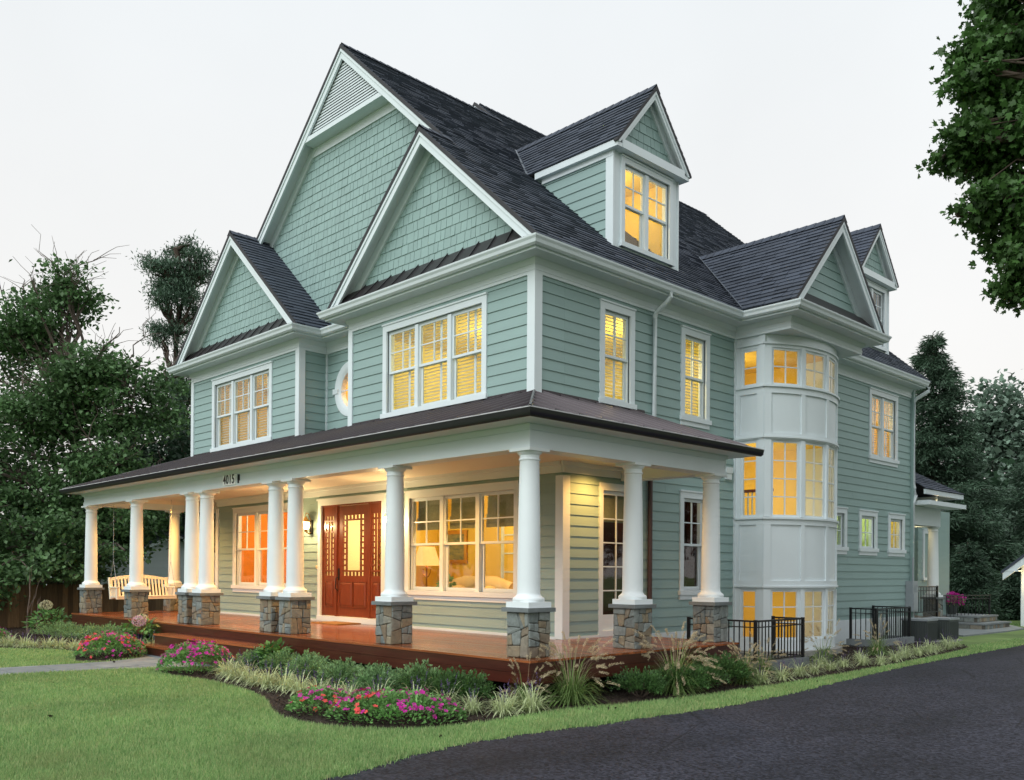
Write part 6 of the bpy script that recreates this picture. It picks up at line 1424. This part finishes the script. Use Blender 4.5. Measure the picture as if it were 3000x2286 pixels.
# far wood that closes the view
def wood():
    rn = np.random.default_rng(61); P = []
    def seg(x0, y0, x1, y1, n, h):
        t = rn.random(n); z = rn.random(n) ** .8 * h * (1 + .25 * np.sin(t * 21) + .15 * np.sin(t * 57)); P.append(np.stack([x0 + (x1 - x0) * t + rn.normal(size=n) * 1.6, y0 + (y1 - y0) * t + rn.normal(size=n) * 1.6, G0 + z], 1))
    seg(-36, -22, -34, 24, 26000, 4.6); seg(-36, 24, -8, 52, 22000, 6.5); seg(-8, 50, 30, 62, 18000, 7)
    o = link('far_wood', leaves_mesh('far_wood', np.concatenate(P), .55, M['leafD'], 61, aspect=.8)); tag(o, 'dark far wood closing the view behind the gardens', 'wood', kind='stuff')
wood()
def sapling(loc, h, seed, lab):
    rr = random.Random(seed); t = thing('bare_sapling', loc, lab, 'sapling'); b = Vector(loc); mb = MB(); p = limb(mb, b - Vector((0, 0, .05)), b + Vector((-.08, .05, h)), .035, .006, rr, 6, .08); obj('stem', mb, M['twig'], t, smooth=True)
    br = MB(); limb(br, p[2], b + Vector((.25, .25, h * .85)), .018, .005, rr, 5, .12); limb(br, p[4], p[4] + Vector((-.12, .1, h * .35)), .010, .003, rr, 4, .12); limb(br, b, b + Vector((.12, .1, h * .6)), .02, .006, rr, 4, .1); obj('twigs', br, M['twig'], t)
sapling((-15.6, -3.0, G0), 1.75, 5, 'bare forked sapling in the bed before the board fence'); sapling((-16.9, -2.4, G0), .9, 6, 'short bare sapling stump nearer the board fence')
# fence on the left boundary
fc = thing('board_fence', (-18.9, 2.5, G0), 'weathered brown board fence behind the swing end of the porch', 'fence')
for i in range(170):
    yy = -11 + i * .15; h = 1.28 + .02 * math.sin(i * 1.7); obj('fence_board', MB().prism(right(-18.9), [(yy, G0 - .02), (yy + .146, G0 - .02), (yy + .146, G0 + h - .03), (yy + .10, G0 + h), (yy + .03, G0 + h), (yy, G0 + h - .03)], 0, .02), M['fence'], fc)
for zz in (.2, .95): obj('fence_rail', MB().box(-18.96, -18.901, -11, 14.5, G0 + zz, G0 + zz + .09), M['fence'], fc)
# neighbour's garage through the porch
nb = thing('neighbour_garage', (-27, 5.4, G0), 'small white clapboard garage seen through the porch columns', 'building')
nf = right(-24.6); ridge = 2.55; obj('wall', MB().prism(nf, [(1.6, G0), (8.0, G0), (8.0, 1.15), (4.8, ridge), (1.6, 1.15)], -5, -.02), M['neigh'], nb)
vv = G0
while vv < ridge:
    pc = clip([(1.6, vv), (8.0, vv), (8.0, vv + .14), (1.6, vv + .14)], [(1.6, G0), (8.0, G0), (8.0, 1.15), (4.8, ridge), (1.6, 1.15)])
    if pc: obj('clapboard', lap(nf, pc, vv, .14, .02, .004), M['neigh'], nb)
    vv += .14
for s in (-1, 1): obj('roof', MB().prism(nf, [(4.8, ridge + .1), (4.8 + s * 3.5, ridge + .1 - 3.5 * .4375), (4.8 + s * 3.5, ridge - 3.5 * .4375), (4.8, ridge)], -5.2, .25), M['roof'], nb); obj('rake_board', MB().prism(nf, [(4.8, ridge), (4.8 + s * 3.45, ridge - 3.45 * .4375), (4.8 + s * 3.45, ridge - .14 - 3.45 * .4375), (4.8, ridge - .14)], .19, .22), M['white'], nb)
# garage at the end of the drive
gg = thing('garage', (3.2, 26, G0), 'sea-green garage with white trim and a lit lamp at the end of the driveway', 'garage')
gf = front(23.4); obj('wall', MB().prism(gf, [(.25, G0), (6.4, G0), (6.4, 1.55), (3.3, 4.0), (.25, 1.55)], -6, -.02), M['siding'], gg)
for i in range(12): obj('siding_board', lap(gf, [(.35, G0 + .18 * i), (1.2, G0 + .18 * i), (1.2, G0 + .18 * (i + 1)), (.35, G0 + .18 * (i + 1))], G0 + .18 * i, .18, .02, .005), M['siding'], gg)
obj('corner_board', MB().fbox(gf, .22, .36, G0, 1.6, -.01, .03), M['white'], gg); obj('corner_board', MB().box(.2, .249, 23.39, 23.5, G0, 1.6), M['white'], gg)
obj('garage_door', MB().fbox(gf, 1.3, 5.2, G0, 1.5, 0, .03), M['white'], gg)
for s in (-1, 1): obj('roof', MB().prism(gf, [(3.3, 4.15), (3.3 + s * 3.6, 4.15 - 3.6 * .8), (3.3 + s * 3.6, 4.05 - 3.6 * .8), (3.3, 4.05)], -6.2, .42), M['roof'], gg); obj('rake_board', MB().prism(gf, [(3.3, 4.05), (3.3 + s * 3.55, 4.05 - 3.55 * .8), (3.3 + s * 3.55, 3.8 - 3.55 * .8), (3.3, 3.8)], .34, .39), M['white'], gg)
obj('soffit', MB().box(-.2, .25, 23.0, 29, 1.26, 1.3), M['white'], gg)
gl_ = thing('garage_lantern', (.75, 23.3, 1.0), 'lit lantern on the garage wall beside its white corner', 'lantern'); obj('globe', MB().lathe([(.04, .85), (.09, .9), (.09, 1.1), (.03, 1.16)], (.72, 23.26, 0), 10), M['lanternglass'], gl_, smooth=True); obj('backplate', MB().box(.67, .77, 23.34, 23.42, .85, 1.15), M['iron'], gl_)
light('garage_bulb', (.72, 23.1, 1.0), 25, (1, .72, .36), .06)

for i, (x, y, h) in enumerate(((17, 24, 10), (11.5, 31, 10), (6, 37, 11))):
    tree('broadleaf_tree', ['broadleaf tree across the driveway opposite the garage', 'broadleaf tree behind the driveway side of the garage', 'tall broadleaf tree close behind the garage'][i], (x, y, G0), (x, y, h * .5), [(x, y, h * .75, 2.6), (x - 1.6, y - 1.6, h * .55, 2.2), (x + 1, y + 2, h * .55, 2.4), (x - 1, y + 1.6, h * .38, 2.2), (x, y - 2.4, h * .36, 2.0)], 'leafD', .45, 22, 73 + i, cluster=.55)

for i, (x, y, h) in enumerate(((-30, -24, 9), (-38, -30, 11), (-22, -34, 10), (-46, -22, 10))):
    tree('street_tree', ['street tree across the front lawn nearest the walk line', 'tallest street tree across the front lawn', 'street tree facing the front door across the road', 'street tree at the far end of the road'][i], (x, y, G0), (x, y, h * .5), [(x, y, h * .75, 3.2), (x - 2, y - 1.6, h * .5, 2.8), (x + 2, y + 2, h * .5, 2.8), (x - 1, y + 2.4, h * .36, 2.6), (x + 1, y - 2.8, h * .36, 2.6)], 'leafD', .5, 16, 90 + i, cluster=.6)
